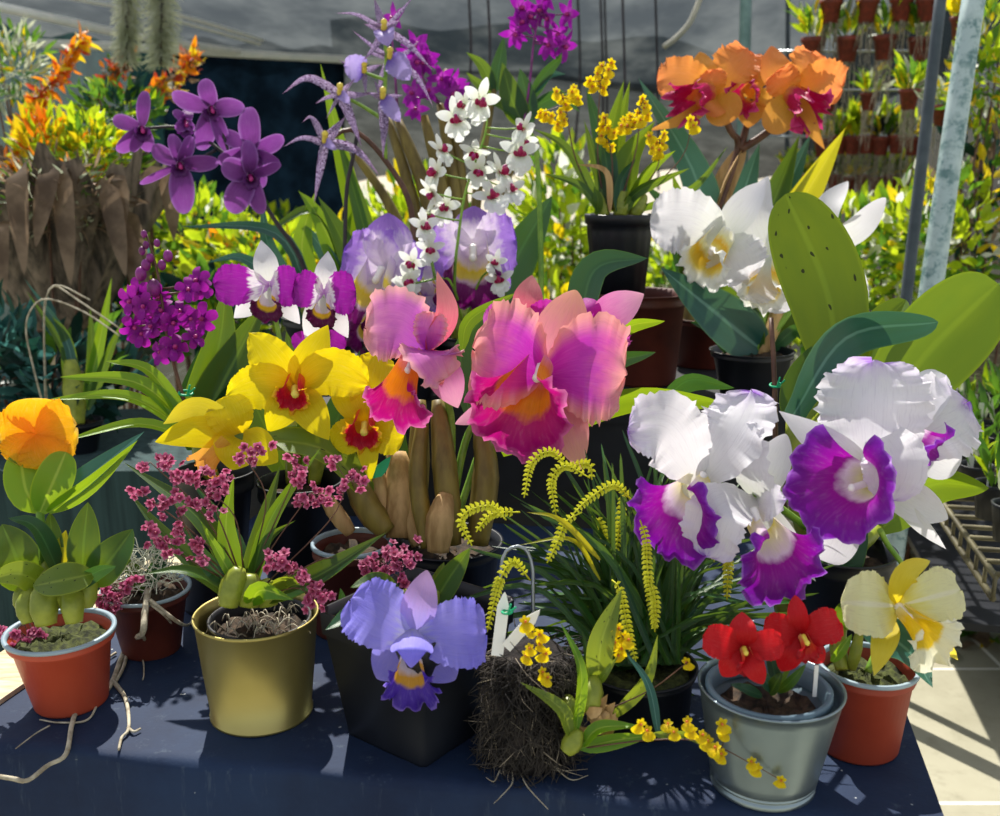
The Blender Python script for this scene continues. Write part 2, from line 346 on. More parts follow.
# ------------------------------------------------------------------ camera, light, sky
cam = bpy.data.cameras.new('camera'); co = bpy.data.objects.new('camera', cam); C.objects.link(co)
co.location = CAM; co.rotation_euler = (math.pi / 2 - PITCH, 0, 0)
cam.sensor_width = 36; cam.lens = 36; cam.clip_start = .05; cam.clip_end = 200
cam.dof.use_dof = True; cam.dof.focus_distance = 1.25; cam.dof.aperture_fstop = 6.5
sc = bpy.context.scene; sc.camera = co
sc.view_settings.view_transform = 'Standard'; sc.view_settings.look = 'None'; sc.view_settings.gamma = 1
sc.view_settings.use_curve_mapping = False; sc.view_settings.exposure = EXPO
w = bpy.data.worlds.new('sky'); sc.world = w; w.use_nodes = True
sky = w.node_tree.nodes.new('ShaderNodeTexSky'); sky.sky_type = 'NISHITA'; sky.sun_disc = False
sky.sun_elevation = math.radians(48); sky.sun_rotation = math.radians(-14); sky.air_density = 1.0; sky.dust_density = .7
mxw = w.node_tree.nodes.new('ShaderNodeMix'); mxw.data_type = 'RGBA'; mxw.inputs[0].default_value = .55; mxw.inputs[7].default_value = (5.2, 5.0, 4.6, 1)   # warm white added to the sky so its fill light is less blue
w.node_tree.links.new(sky.outputs[0], mxw.inputs[6]); w.node_tree.links.new(mxw.outputs[2], w.node_tree.nodes['Background'].inputs[0]); w.node_tree.nodes['Background'].inputs[1].default_value = SKYS
sl = bpy.data.lights.new('sun', 'SUN'); sl.energy = SUNS; sl.angle = math.radians(.6); sl.color = (1, .95, .86)
so = bpy.data.objects.new('sun', sl); C.objects.link(so); so.location = (0, 3, 6)
az, el = math.radians(SUNAZ), math.radians(SUNEL)      # az: 0 = straight behind the flowers, positive to the right
sd = V((math.sin(az) * math.cos(el), math.cos(az) * math.cos(el), math.sin(el)))
so.rotation_euler = sd.to_track_quat('Z', 'Y').to_euler()
sc.cycles.use_denoising = True
sc.cycles.max_bounces = 8; sc.cycles.transparent_max_bounces = 16; sc.cycles.sample_clamp_indirect = 6

# ------------------------------------------------------------------ setting: floor, roof cloth, walls, pipes
def concrete():
    s = NT('concrete_slab'); uv, u, v, ob, ge = s.uv()
    n1 = s.noise(ob, 1.6, 5, .65); n2 = s.noise(ob, 14, 4, .7)
    c = s.mix(s.smooth(n1, .3, .7), hx('#8d8974'), hx('#a9a590')); c = s.mix(s.math('MULTIPLY', s.smooth(n2, .5, .8), .4), c, hx('#6e6b56'))
    br = s.n('ShaderNodeTexBrick'); br.offset = 0; s.l(ob, br.inputs['Vector']); br.inputs['Scale'].default_value = 1
    br.inputs['Brick Width'].default_value = .62; br.inputs['Row Height'].default_value = .62; br.inputs['Mortar Size'].default_value = .006
    c = s.mix(br.outputs['Fac'], c, hx('#dedbcf'))
    return s.finish(c, .8, .3, bump=s.bump(n2, .3))
fl = MB(); fl.grid([[V((x, y, 0)) for x in (-14, 14)] for y in (-4, 30)][::-1])
tag(fl.build('floor', concrete(), smooth=False, origin=V((.18, .1, 0))), kind='structure')

def shade_cloth(name, a, b, alpha, scale=(1, 1, 1), tl=.35):
    s = NT(name); uv, u, v, ob, ge = s.uv()
    n1 = s.noise(s.mapv(ob, scale), 3, 4, .6)
    c = s.mix(s.smooth(n1, .35, .7), hx(a), hx(b))
    p = s.n('ShaderNodeBsdfPrincipled'); s.l(c, p.inputs[0]); p.inputs['Roughness'].default_value = .9; p.inputs['Specular IOR Level'].default_value = .1
    t = s.n('ShaderNodeBsdfTranslucent'); s.l(c, t.inputs[0]); m1 = s.n('ShaderNodeMixShader'); m1.inputs[0].default_value = tl
    s.l(p.outputs[0], m1.inputs[1]); s.l(t.outputs[0], m1.inputs[2])
    tr = s.n('ShaderNodeBsdfTransparent'); m2 = s.n('ShaderNodeMixShader'); m2.inputs[0].default_value = alpha
    s.l(tr.outputs[0], m2.inputs[1]); s.l(m1.outputs[0], m2.inputs[2]); s.l(m2.outputs[0], s.out.inputs[0])
    return s.m
def sag_sheet(name, c00, c10, c01, c11, mat, nx=24, ny=10, sag=.06, fold=.03, seed=0):
    mb = MB(); P = []
    for i in range(ny + 1):
        row = []
        for j in range(nx + 1):
            a, b = j / nx, i / ny
            p = c00.lerp(c10, a).lerp(c01.lerp(c11, a), b)
            row.append(p + V((0, fold * math.sin(17 * a + 3 * b + seed), -sag * 4 * b * (1 - b) + fold * math.sin(23 * a + 5 * b + seed) + fold * .7 * math.sin(11 * b + 4 * a)))) 
        P.append(row)
    mb.grid(P); return tag(mb.build(name, mat), kind='structure')
roofm = shade_cloth('grey_shade_cloth', '#2a333a', '#6c7274', .92, (.5, .25, 1))
sag_sheet('ceiling', at(-420, -60, 5.2), at(1500, -130, 5.2), at(-160, 20, 9.3), at(860, 112, 9.3), roofm, sag=.05)
sag_sheet('wall_back_curtain', at(330, 20, 9.25), at(860, 60, 9.25), at(338, 176, 9.2), at(835, 180, 9.2), shade_cloth('grey_rolled_cloth', '#30363a', '#6a6e70', .95, (1, 1, 3)), sag=0, fold=.05)
sag_sheet('wall_back', at(130, 40, 9.2), at(345, 48, 9.2), at(130, 330, 9.2), at(345, 330, 9.2), shade_cloth('dark_navy_cloth', '#08121c', '#142636', 1.0), sag=0)
sag_sheet('wall_left', at(-140, 20, 5.6), at(165, 46, 9.1), at(-140, 520, 5.6), at(165, 330, 9.1), shade_cloth('teal_net', '#2f5a60', '#4f8084', .93), sag=0)
sag_sheet('wall_right', at(1085, -60, 3.6), at(800, 60, 9.2), at(1085, 640, 3.6), at(800, 330, 9.2), shade_cloth('dark_net', '#0e1a22', '#25333a', .9), sag=0)

def galv():
    s = NT('galvanised_pipe'); uv, u, v, ob, ge = s.uv()
    n1 = s.noise(ob, 28, 6, .75); n2 = s.noise(ob, 9, 3)
    c = s.mix(s.smooth(n1, .46, .6), hx('#a7bcbd'), hx('#5d7f80')); c = s.mix(s.smooth(n2, .5, .7), c, hx('#b9cccb'))
    return s.finish(c, .5, .5, metal=.15, bump=s.bump(n1, .2))
def post(name, label, x0, y0, x1, y1, d, r, mat, cap=True, to_floor=True):
    a, b = at(x0, y0, d), at(x1, y1, d); t = b - a; a = a - t * .25
    if to_floor: b = a + t * ((a.z - 0) / -t.z)
    mb = MB(); mb.tube([a, b], r, n=20, seg=8); o = mb.build(name, mat)
    rings = []
    if to_floor:
        f = MB(); f.lathe(b, b + V((0, 0, .012)), [(0, 0), (0, r * 2.6), (.9, r * 2.6), (1, r * 2.2), (1, r * .9)], 20); f.build('base_plate', mat, o)
    tag(o, label, 'post'); return o
post('post', 'pale galvanised steel post with mottled zinc leaning right beside the oval leaf', 973.5, 0, 931, 290, 2.6, .029, galv())
post('post', 'thin dark grey post standing just left of the galvanised post', 940.5, 0, 906, 300, 2.75, .016, plain('dark_grey_post', '#3a444c', '#4c565e', .6))
post('post', 'slim green-grey post rising behind the orange flowers', 746, 0, 738, 300, 5.2, .030, plain('green_post', '#5a7a74', '#7a9690', .6))
post('post', 'thinnest dark post behind the orange flowers, near the hanging pots', 788, 0, 786, 300, 5.4, .012, plain('black_post', '#2a3238', '#3a444a', .6))
def pipe(name, label, pts, r, mat):
    mb = MB(); mb.tube([at(*p) for p in pts], r, n=10, seg=24); tag(mb.build(name, mat), label, 'pipe')
wp = plain('white_pipe', '#e4e8e4', '#f4f4ee', .5)
pipe('roof_pipe', 'long white pipe running level under the shade cloth', [(-60, 40, 6.2), (120, 47, 6.8), (260, 55, 7.5), (420, 63, 8.2)], .03, wp)
pipe('roof_pipe', 'white pipe sloping down from the top edge above the orange bromeliads', [(-60, -6, 5.0), (60, 20, 5.6), (135, 36, 6.2), (240, 52, 7.4)], .024, wp)
pipe('roof_wire', 'thin pale wire crossing the dark shade cloth at top left', [(40, -8, 5.3), (150, 14, 6.2), (260, 44, 7.3)], .012, wp)
pipe('roof_wire', 'short thin pale wire beside the moss columns', [(160, 10, 5.8), (210, 24, 6.4), (262, 40, 7.2)], .013, wp)
pipe('hanging_branch', 'pale bare stick hanging slantwise under the grey cloth', [(702, -6, 4.4), (690, 22, 4.4), (676, 38, 4.4), (664, 47, 4.4)], .012, plain('bleached_stick', '#8a8a80', '#b8b4a4', .8))
for k, (x, y1, d) in enumerate([(600, 190, 6), (604, 210, 6.4), (655, 190, 6.1), (622, 200, 5.6), (468, 100, 5.5), (487, 95, 5.2), (577, 150, 5.8)]):
    mb = MB(); mb.tube([at(x, -20, d), at(x + 3, y1 * .5, d), at(x + R.uniform(-4, 4), y1, d)], .007, n=6)
    tag(mb.build('hanging_wire', M['stem_d']), ['dark wire hanging behind the yellow sprays', 'paired dark wire right of another behind the yellow sprays', 'dark wire hanging left of the orange flowers', 'thin wire hanging in the middle of the sky gap', 'dark wire hanging above the purple dendrobium canes', 'second dark wire above the purple dendrobium canes', 'dark wire right of the hot purple flower cluster'][k], 'wire')

# ------------------------------------------------------------------ the table
fl_, fr_ = on_z(-75, 738, TZ), on_z(948, 828, TZ)
edge = (fr_ - fl_).normalized(); back = V((-edge.y, edge.x, 0))
bl_ = on_z(60, 647, TZ); br_ = on_z(852, 565, TZ)
dl = (bl_ - fl_).normalized(); dr = (br_ - fr_).normalized()
bl_ = fl_ + dl * (.78 / dl.dot(back)); br_ = fr_ + dr * (.78 / dr.dot(back))
def cloth_mat():
    s = NT('navy_table_cloth'); uv, u, v, ob, ge = s.uv()
    wv = s.noise(s.mapv(ob, (260, 260, 260)), 1, 2); n1 = s.noise(ob, 5, 5, .7); n2 = s.noise(s.mapv(ob, (40, 40, 5)), 1.2, 5, .75)
    c = s.mix(s.smooth(n1, .3, .75), hx('#10203c'), hx('#1a2f4e')); c = s.mix(s.math('MULTIPLY', s.smooth(n2, .56, .78), .5), c, hx('#5a6874'))
    c = s.mix(s.smooth(s.noise(s.mapv(ob, (1, 1, 1)), 120, 1), .78, .82), c, hx('#aab0b4'))
    return s.finish(c, .75, .3, bump=s.bump(wv, .3, .001))
tab = empty('table', (fl_ + fr_ + bl_ + br_) / 4 - V((0, 0, TZ)))
def prism(mb, q, z0, z1):
    b = len(mb.v)
    for z in (z0, z1):
        for p in q: mb.v.append(V((p.x, p.y, z))); mb.uv.append((p.x, p.y))
    n = len(q); mb.face([b + k for k in range(n)][::-1]); mb.face([b + n + k for k in range(n)])
    for k in range(n): mb.face((b + k, b + (k + 1) % n, b + n + (k + 1) % n, b + n + k))
tq = [fl_, fr_, br_, bl_]; cen = sum(tq, V()) / 4
def inset(q, d): return [p + (cen - p).normalized() * d for p in q]
mb = MB(); prism(mb, inset(tq, .02), TZ - .03, TZ - .006); mb.build('tabletop', M['wood'], tab, False)
# cloth: top sheet plus a hem that hangs over the front and right edges
mb = MB(); P = []
for i, t in enumerate([0, .004, .02, .1, .3, .6, 1]):
    P.append([fl_.lerp(fr_, j / 30).lerp(bl_.lerp(br_, j / 30), t) + V((0, 0, (-.003 if t == 0 else 0) + .0012 * math.sin(j * 1.7 + 5 * t))) for j in range(31)])
hem = [[p - back * (.004 + .004 * k + .003 * math.sin(j * .9)) - V((0, 0, .004 + .08 * k)) for j, p in enumerate(P[0])] for k in (3, 2, 1, 0)]
mb.grid(hem + P); mb.build('table_cloth', cloth_mat(), tab)
mb = MB(); a, b = fl_.lerp(bl_, .02), fl_.lerp(bl_, .75); sdv = (a - b).normalized().cross(V((0, 0, 1)))
if sdv.x > 0: sdv = -sdv
mb.box((a + b) / 2 + sdv * .012 - V((0, 0, .018)), .085, (a - b).length, .05, ax=(sdv, (a - b).normalized(), V((0, 0, 1)))); mb.build('edge_board', M['wood'], tab, False)
for p in inset(tq, .12):
    mb = MB(); mb.box(V((p.x, p.y, (TZ - .03) / 2)), .06, .06, TZ - .03); mb.build('leg', M['wood'], tab, False)
tag(tab, 'table draped with dark navy cloth carrying all the orchid pots', 'table')

# raised stand behind
st = empty('plant_stand', (0, 2.02, 0)); blk = plain('black_board', '#0c0f14', '#171b22', .7)
mb = MB(); mb.box(V((0, 2.02, SZ - .015)), 1.06, .56, .03); mb.build('shelf', blk, st, False)
mb = MB(); mb.box(V((0, 1.755, SZ / 2 - .015)), 1.02, .02, SZ - .03); mb.build('front_board', blk, st, False)
for x in (-.48, .48):
    for y in (1.79, 2.26):
        mb = MB(); mb.box(V((x, y, (SZ - .03) / 2)), .05, .05, SZ - .03); mb.build('leg', blk, st, False)
tag(st, 'low black stand behind the table holding the back row of orchids', 'stand')
# ------------------------------------------------------------------ plants
class Plant:
    """a potted plant: an Empty at the foot of its pot; points are (x, y[, cm nearer(-)/farther(+)]) at the plant's own distance D"""
    def __init__(s, name, label, cat, base, D, group=None):
        s.root = empty(name, base); tag(s.root, label, cat, group); s.D = D; s.base = V(base)
    def p(s, q):
        if isinstance(q, V): return q
        return at(q[0], q[1], s.D + (q[2] / 100 if len(q) > 2 else 0))
    def px(s, n): return n * s.D / FPX
    def pts(s, qs): return [s.p(q) for q in qs]
    def leaf(s, qs, w, mat='leaf', roll=0, a=.45, b=.4, keel=.25, base=.3, name='leaf', parent=None, nu=16, nv=6, **k):
        mb = MB(); blade(mb, s.pts(qs), s.px(w), a=a, b=b, base=base, roll=roll, keel=keel, nu=nu, nv=nv, **k)
        return mb.build(name, M[mat], parent or s.root)
    def stem(s, qs, r, r1=None, mat='stem_g', name='stem', parent=None, n=8, extra=None):
        mb = MB(); mb.tube(s.pts(qs), s.px(r), s.px(r if r1 is None else r1), n=n)
        if extra: extra(mb)
        return mb.build(name, M[mat], parent or s.root)
    def cane(s, qs, w, mat='cane', name='pseudobulb', w1=.5):
        """fleshy stem, swollen in its middle"""
        mb = MB(); cs = cr(s.pts(qs), 14); P = []
        for i, c in enumerate(cs):
            t = (cs[min(i + 1, 14)] - cs[max(i - 1, 0)]).normalized(); a = (V((1, 0, 0)) - t * t.x).normalized(); b = t.cross(a)
            r = s.px(w) / 2 * (w1 + (1 - w1) * math.sin(math.pi * min(1, .12 + .88 * i / 14)) ** .8) * (1 + .05 * (i % 4 == 0))
            P.append([c + (a * math.cos(k * .5236) + b * math.sin(k * .5236)) * r * (1 + .05 * math.cos(6 * k * .5236)) for k in range(12)])
        o = mb.grid(P, 0, True); mb.face([o + k for k in range(12)][::-1]); mb.face([o + 14 * 12 + k for k in range(12)])
        return mb.build(name, M[mat], s.root)
    def flower(s, c, petals, lip=None, col=None, name='flower', label=None, col_mat='col_w'):
        """petals: (tip x, tip y, width, material, options); lip: dict"""
        mats = []; mb = MB(); c3 = s.p(c)
        for q in petals:
            x, y, w, mt = q[:4]; o = dict(q[4]) if len(q) > 4 else {}
            if mt not in mats: mats.append(mt)
            d = o.pop('d', 0); bow = o.pop('bow', -1); m = o.pop('m', None); s0 = o.pop('s', (0, 0)); cd = c[2] if len(c) > 2 else 0
            a3 = (c[0] + s0[0], c[1] + s0[1], cd + o.pop('d0', .3)); b3 = (x, y, cd + d)
            mm = m or ((a3[0] + x) / 2, (a3[1] + y) / 2); m3 = (mm[0], mm[1], cd + d / 2 + bow)
            kw = dict(a=.55, b=.35, base=.25, cup=.12, nu=18, nv=10); kw.update(o)
            blade(mb, s.pts([a3, m3, b3]), s.px(w), mat=mats.index(mt), **kw)
        f = mb.build(name, [M[k] for k in mats], s.root)
        if label: f['label'] = label
        for lp in ([lip] if isinstance(lip, dict) else lip or []):
            lp = dict(lp); mb = MB(); ax = lp.pop('ax'); a = (RIGHT * ax[0] + UP * ax[1] - FWD * ax[2]).normalized()
            mt = lp.pop('mat'); cc = lp.pop('c'); R_, L_, r0 = s.px(lp.pop('R')), s.px(lp.pop('L')), s.px(lp.pop('r0')); dn = lp.pop('dn', None); ec = lp.pop('ecc', None)
            if ec: lp['ecc'] = RIGHT * s.px(ec[0]) - UP * s.px(ec[1])
            dn3 = (RIGHT * dn[0] + UP * dn[1]) if dn else None
            trumpet(mb, s.p(cc), a, R_, L_, r0, down=dn3, **lp); mb.build('lip', M[mt], f)
        if col:
            mb = MB(); q = s.pts(col[0]); mb.tube(q, s.px(col[1]), s.px(col[1] * .8), n=8, seg=5); mb.blob(q[-1], *[s.px(col[1] * 1.05)] * 3, n=8); mb.build('column', M[col_mat], f)
        return f
    def soil(s, c, r, mat='soil', n=28, rough=.006):
        mb = MB(); P = []
        for i in range(7):
            P.append([c + V((math.cos(k * 2 * math.pi / n) * max(r * i / 6, .0005), math.sin(k * 2 * math.pi / n) * max(r * i / 6, .0005), (R.random() * 2 - .7) * rough if i < 6 else -.004)) for k in range(n)])
        mb.grid(P[::-1], 0, True); mb.build('potting_mix', M[mat], s.root)

def pot(pl, xb, yb, wb, xr, yr, wr, mat, rim=None, z=TZ, kind='nursery', parent=True, name='pot', soil='soil'):
    """round pot from its foot (front pixel xb, yb; width wb) to its rim (centre pixel xr, yr; width wr)"""
    f = on_z(xb, yb, z); d = depth(f); rb = wb * d / FPX / 2; base = f + V((0, rb, 0)); base.x = at(xb, 408, depth(base)).x; rb = wb * depth(base) / FPX / 2
    h = height_at(base, yr); top0 = base + V((0, 0, h)); rt = wr * depth(top0) / FPX / 2
    k = at(xr, yr, depth(top0)); top = V((k.x, base.y + (0), base.z + h))
    mb = MB(); g = .0022
    if kind == 'nursery':
        pr = [(0, rb * .6), (0, rb * .96), (.03, rb), (.86, rb + (rt * .95 - rb) * .86), (.87, rt * .985), (.9, rt), (.93, rt * .985), (.985, rt * .99), (.99, rt * 1.03), (1.0, rt * 1.03), (1.0, rt * .97), (.9, rt * .94), (.86, rt * .9), (.8, rt * .86)]
    elif kind == 'bucket':
        pr = [(0, rb * .8), (0, rb * 1.0), (.008, rb * 1.025), (.05, rb * 1.025), (.058, rb * .99), (.075, rb * .99), (.082, rb * 1.03), (.1, rb * 1.03), (.108, rb * 1.0)] + [(.12 + .085 * i, rb + (rt - rb) * (.12 + .085 * i)) for i in range(10)] + [(.975, rt * .99), (.98, rt * 1.012), (.995, rt * 1.018), (1.003, rt * 1.0), (.995, rt * .975), (.9, rt * .95), (.6, rb + (rt - rb) * .5), (.55, rb * .3)]
    else:   # tin
        pr = [(0, rb * .8), (0, rb), (.006, rb * 1.03), (.03, rb * 1.03), (.036, rb), (.5, (rb + rt) / 2), (.96, rt * .985), (.97, rt * 1.01), (.99, rt * 1.02), (1.0, rt * 1.0), (.985, rt * .97), (.85, rt * .93), (.7, rt * .9)]
    mb.lathe(base, top, pr, 48); o = mb.build(name, M[mat], pl.root if parent else None)
    if rim:
        mb = MB(); mb.lathe(base, top, [(.965, rt * 1.0), (.972, rt * 1.045), (1.012, rt * 1.045), (1.016, rt * 1.0), (1.008, rt * .955), (.96, rt * .95)], 48); mb.build('rim', M[rim], o)
    if soil: pl.soil(base.lerp(top, .86 if kind != 'bucket' else .62), rt * (.9 if kind != 'bucket' else .7), soil)
    return base, top, rb, rt, o
def foot(xb, yb, wb, z=TZ):
    f = on_z(xb, yb, z); f = f + V((0, wb * depth(f) / FPX / 2, 0)); f.x = at(xb, 408, depth(f)).x; return f

# --- 1: silver bucket with the little red cattleya
b0 = foot(762, 810, 98); A = Plant('potted_cattleya', 'silver galvanised bucket holding a small cattleya with two bright red flowers', 'potted orchid', b0, depth(b0) - .02)
base, top, rb, rt, o = pot(A, 762, 811, 100, 771, 684, 142, 'silver', kind='bucket', soil=None)
c1 = top + V((-.004, -.006, .001)); c0 = c1 - V((0, 0, .085)); mb = MB(); ri = rt * .87
mb.lathe(c0, c1, [(0, .001), (0, ri * .7), (.9, ri * .93), (.9, ri * 1.0), (1, ri * 1.0), (1.02, ri * .97), (1, ri * .9), (.8, ri * .86)], 44); ip = mb.build('inner_pot', M['inner_pl'], A.root)
A.soil(c0.lerp(c1, .72), ri * .84, 'soil')
RL = dict(R=13, L=22, r0=5, opn=140, ruf=.14, mat='lip_red')
A.D = depth(c1)
A.flower((743, 648, -3), [(742, 612, 27, 'p_red', dict(d=1, b=.42)), (703, 637, 33, 'p_red', dict(d=.5, ruf=.06, b=.28)), (783, 643, 30, 'p_red', dict(d=.5, ruf=.06, b=.28)), (722, 676, 24, 'p_red', dict(d=.5)), (763, 684, 22, 'p_red', dict(d=-1))],
         dict(c=(745, 649, -3), ax=(.1, -.75, 1), lower=1.2, **RL), ([(744, 648, -3.2), (746, 653, -4)], 2.6), col_mat='col_y', label='left of the two red flowers')
A.flower((800, 634, -1), [(795, 595, 20, 'p_red', dict(d=1, cup=.3, b=.4)), (840, 622, 36, 'p_red', dict(d=.5, ruf=.06, b=.25)), (764, 627, 33, 'p_red', dict(d=1, ruf=.06, b=.25)), (781, 671, 26, 'p_red', dict(d=.5)), (823, 663, 22, 'p_red', dict(d=.5))],
         dict(c=(803, 636, -1.2), ax=(.15, -.75, 1), lower=1.25, **RL), ([(803, 636, -1.5), (807, 643, -2.4)], 2.8), col_mat='col_y', label='right of the two red flowers')
A.stem([(772, 690, 1), (762, 672, 1), (745, 652, -1.6)], 3, 2.2); A.stem([(778, 690, 1.5), (790, 664, 1), (800, 640, .2)], 3, 2.2)
A.leaf([(778, 692, 0), (790, 682, -1), (806, 664, -1.5)], 11, 'leaf', roll=20); A.leaf([(772, 692, 0), (764, 678, 0), (752, 668, 1)], 12, 'leaf_dark'); A.leaf([(780, 694, 1), (772, 662, 2), (770, 640, 3)], 12, 'leaf_dark')
A.leaf([(770, 694, 0), (778, 680, -1), (782, 672, -1)], 14, 'leaf', roll=-30); A.leaf([(762, 696, 0), (742, 688, -1), (730, 684, -.5)], 12, 'leaf_dark', roll=30)
mb = MB(); q = [A.p((813, 698, -1)), A.p((818, 664, -1))]; mb.box((q[0] + q[1]) / 2, A.px(4), A.px(1), (q[1] - q[0]).length); mb.build('plant_tag', M['white_pl'], A.root, False)

# --- 2: right red pot with the pale lemon cattleya
b0 = foot(856, 766, 80); A = Plant('potted_cattleya', 'red plastic pot at the table corner bearing one pale lemon cattleya flower', 'potted orchid', b0, depth(b0) - .04)
base, top, rb, rt, o = pot(A, 856, 766, 80, 868, 664, 94, 'terracotta_d', rim='rim_grey', soil='moss')
for k in range(12):
    a = k * .55 + .2; p_ = base + V((math.cos(a) * rb * 1.0, math.sin(a) * rb * 1.0, .002))
A.flower((897, 606, -2), [(841, 602, 64, 'p_palelem', dict(d=-1, ruf=.05, b=.32, a=.6, bow=-2, roll=10)), (960, 590, 54, 'p_palelem', dict(d=1, ruf=.05, b=.28, a=.7, bow=-2)), (930, 561, 28, 'p_lemon', dict(d=-.5, m=(906, 574), roll=30, b=.4)),
         (874, 676, 25, 'p_lemon', dict(d=-2, bow=-1.5, b=.5, s=(-6, 12))), (958, 660, 22, 'p_lemon', dict(d=1, b=.5, s=(20, 16), roll=40))],
         dict(c=(902, 610, -2.5), ax=(.45, -.55, 1), R=29, L=34, r0=8, opn=165, ruf=.14, rf=9, lower=1.25, flare=1.3, zp=2.6, ecc=(12, 14), dn=(.5, -1), mat='lip_palelem'), ([(898, 606, -2), (908, 618, -3.5)], 5))
A.stem([(868, 672, 1), (880, 640, 2), (884, 610, 2), (897, 604, -1.5)], 4, 3); A.cane([(842, 670, 1), (838, 645, 2), (842, 622, 2)], 17, 'bulb'); A.cane([(852, 668, 1), (856, 650, 0), (860, 630, 0)], 12, 'bulb')
A.leaf([(858, 622, 1), (905, 648, 0), (933, 688, -4)], 42, 'leaf_blue', roll=-25, b=.5); A.leaf([(840, 628, 2), (850, 610, 0), (872, 596, -1)], 24, 'leaf'); A.leaf([(832, 662, -1), (842, 648, -2), (852, 634, -2)], 13, 'leaf_bright', roll=40)

# --- 3: gold tin with the rose-spray oncidium
b0 = foot(262, 736, 96); A = Plant('potted_oncidium', 'gold tin pot planted with a narrow-leaved orchid sprayed with tiny rose flowers', 'potted orchid', b0, depth(b0))
base, top, rb, rt, o = pot(A, 262, 736, 98, 256, 612, 122, 'gold', kind='tin', soil=None)
c1 = top + V((.004, 0, -.006)); ri = rt * .84; mb = MB(); mb.lathe(c1 - V((0, 0, .1)), c1, [(0, .001), (0, ri * .75), (.92, ri * .95), (.93, ri), (1, ri), (1.01, ri * .96), (.96, ri * .92), (.85, ri * .88)], 44); mb.build('inner_pot', M['black_pl'], A.root)
A.soil(c1 - V((0, 0, .014)), ri * .87, 'soil')
mb = MB()
for k in range(46):
    a, r_ = R.uniform(0, 6.28), ri * R.uniform(.1, .85); q = c1 + V((math.cos(a) * r_, math.sin(a) * r_, -.01)); d1 = V((R.uniform(-1, 1), R.uniform(-1, 1), 0)).normalized() * R.uniform(.008, .03)
    mb.tube([q, q + d1 * .5 + V((0, 0, R.uniform(.004, .014))), q + d1], .0009, .0005, n=5, seg=6)
tag(mb.build('root_tangle', M['root'], A.root), kind='stuff')
A.D = depth(top)
for qs, w_, mt, ro in [([(238, 590), (200, 520, 1), (122, 461, 3)], 24, 'leaf', 30), ([(240, 592), (226, 530, 0), (234, 474, 1)], 22, 'leaf_bright', 10), ([(246, 592), (262, 530, 1), (281, 463, 3)], 20, 'leaf', -10), ([(248, 596), (270, 520, 0), (322, 446, 2)], 17, 'leaf', 20),
                       ([(262, 600, -1), (320, 575, -3), (387, 532, -4)], 27, 'leaf', -30), ([(240, 604, -2), (190, 572, -3), (142, 574, -5)], 17, 'leaf', 40), ([(232, 596), (170, 540, 2), (128, 492, 4)], 18, 'leaf', 10), ([(236, 592, -1), (205, 560, -2), (178, 520, -2)], 18, 'leaf_dark', 0),
                       ([(244, 590, 2), (236, 540, 4), (190, 480, 7)], 17, 'leaf_dark', -20), ([(256, 600, -2), (284, 580, -4), (310, 584, -5)], 24, 'leaf_olive', 50), ([(250, 604, -3), (262, 590, -5), (294, 600, -7)], 22, 'leaf_bright', 20), ([(244, 590, 1), (268, 540, 3), (296, 520, 4)], 12, 'leaf', 0),
                       ([(240, 590, -2), (214, 545, -3), (200, 520, -4)], 12, 'leaf_bright', 20)]:
    A.leaf(qs, w_, mt, roll=ro, b=.55, a=.4, keel=.35)
for qs, w_ in [([(228, 606, -3), (232, 588, -3), (240, 568, -3)], 24), ([(248, 606, -2), (250, 592, -2), (250, 574, -2)], 26), ([(268, 606, -1), (266, 592, -1), (262, 580, -1)], 24), ([(240, 600, 1), (244, 580, 1), (246, 560, 1)], 20)]: A.cane(qs, w_, 'bulb')

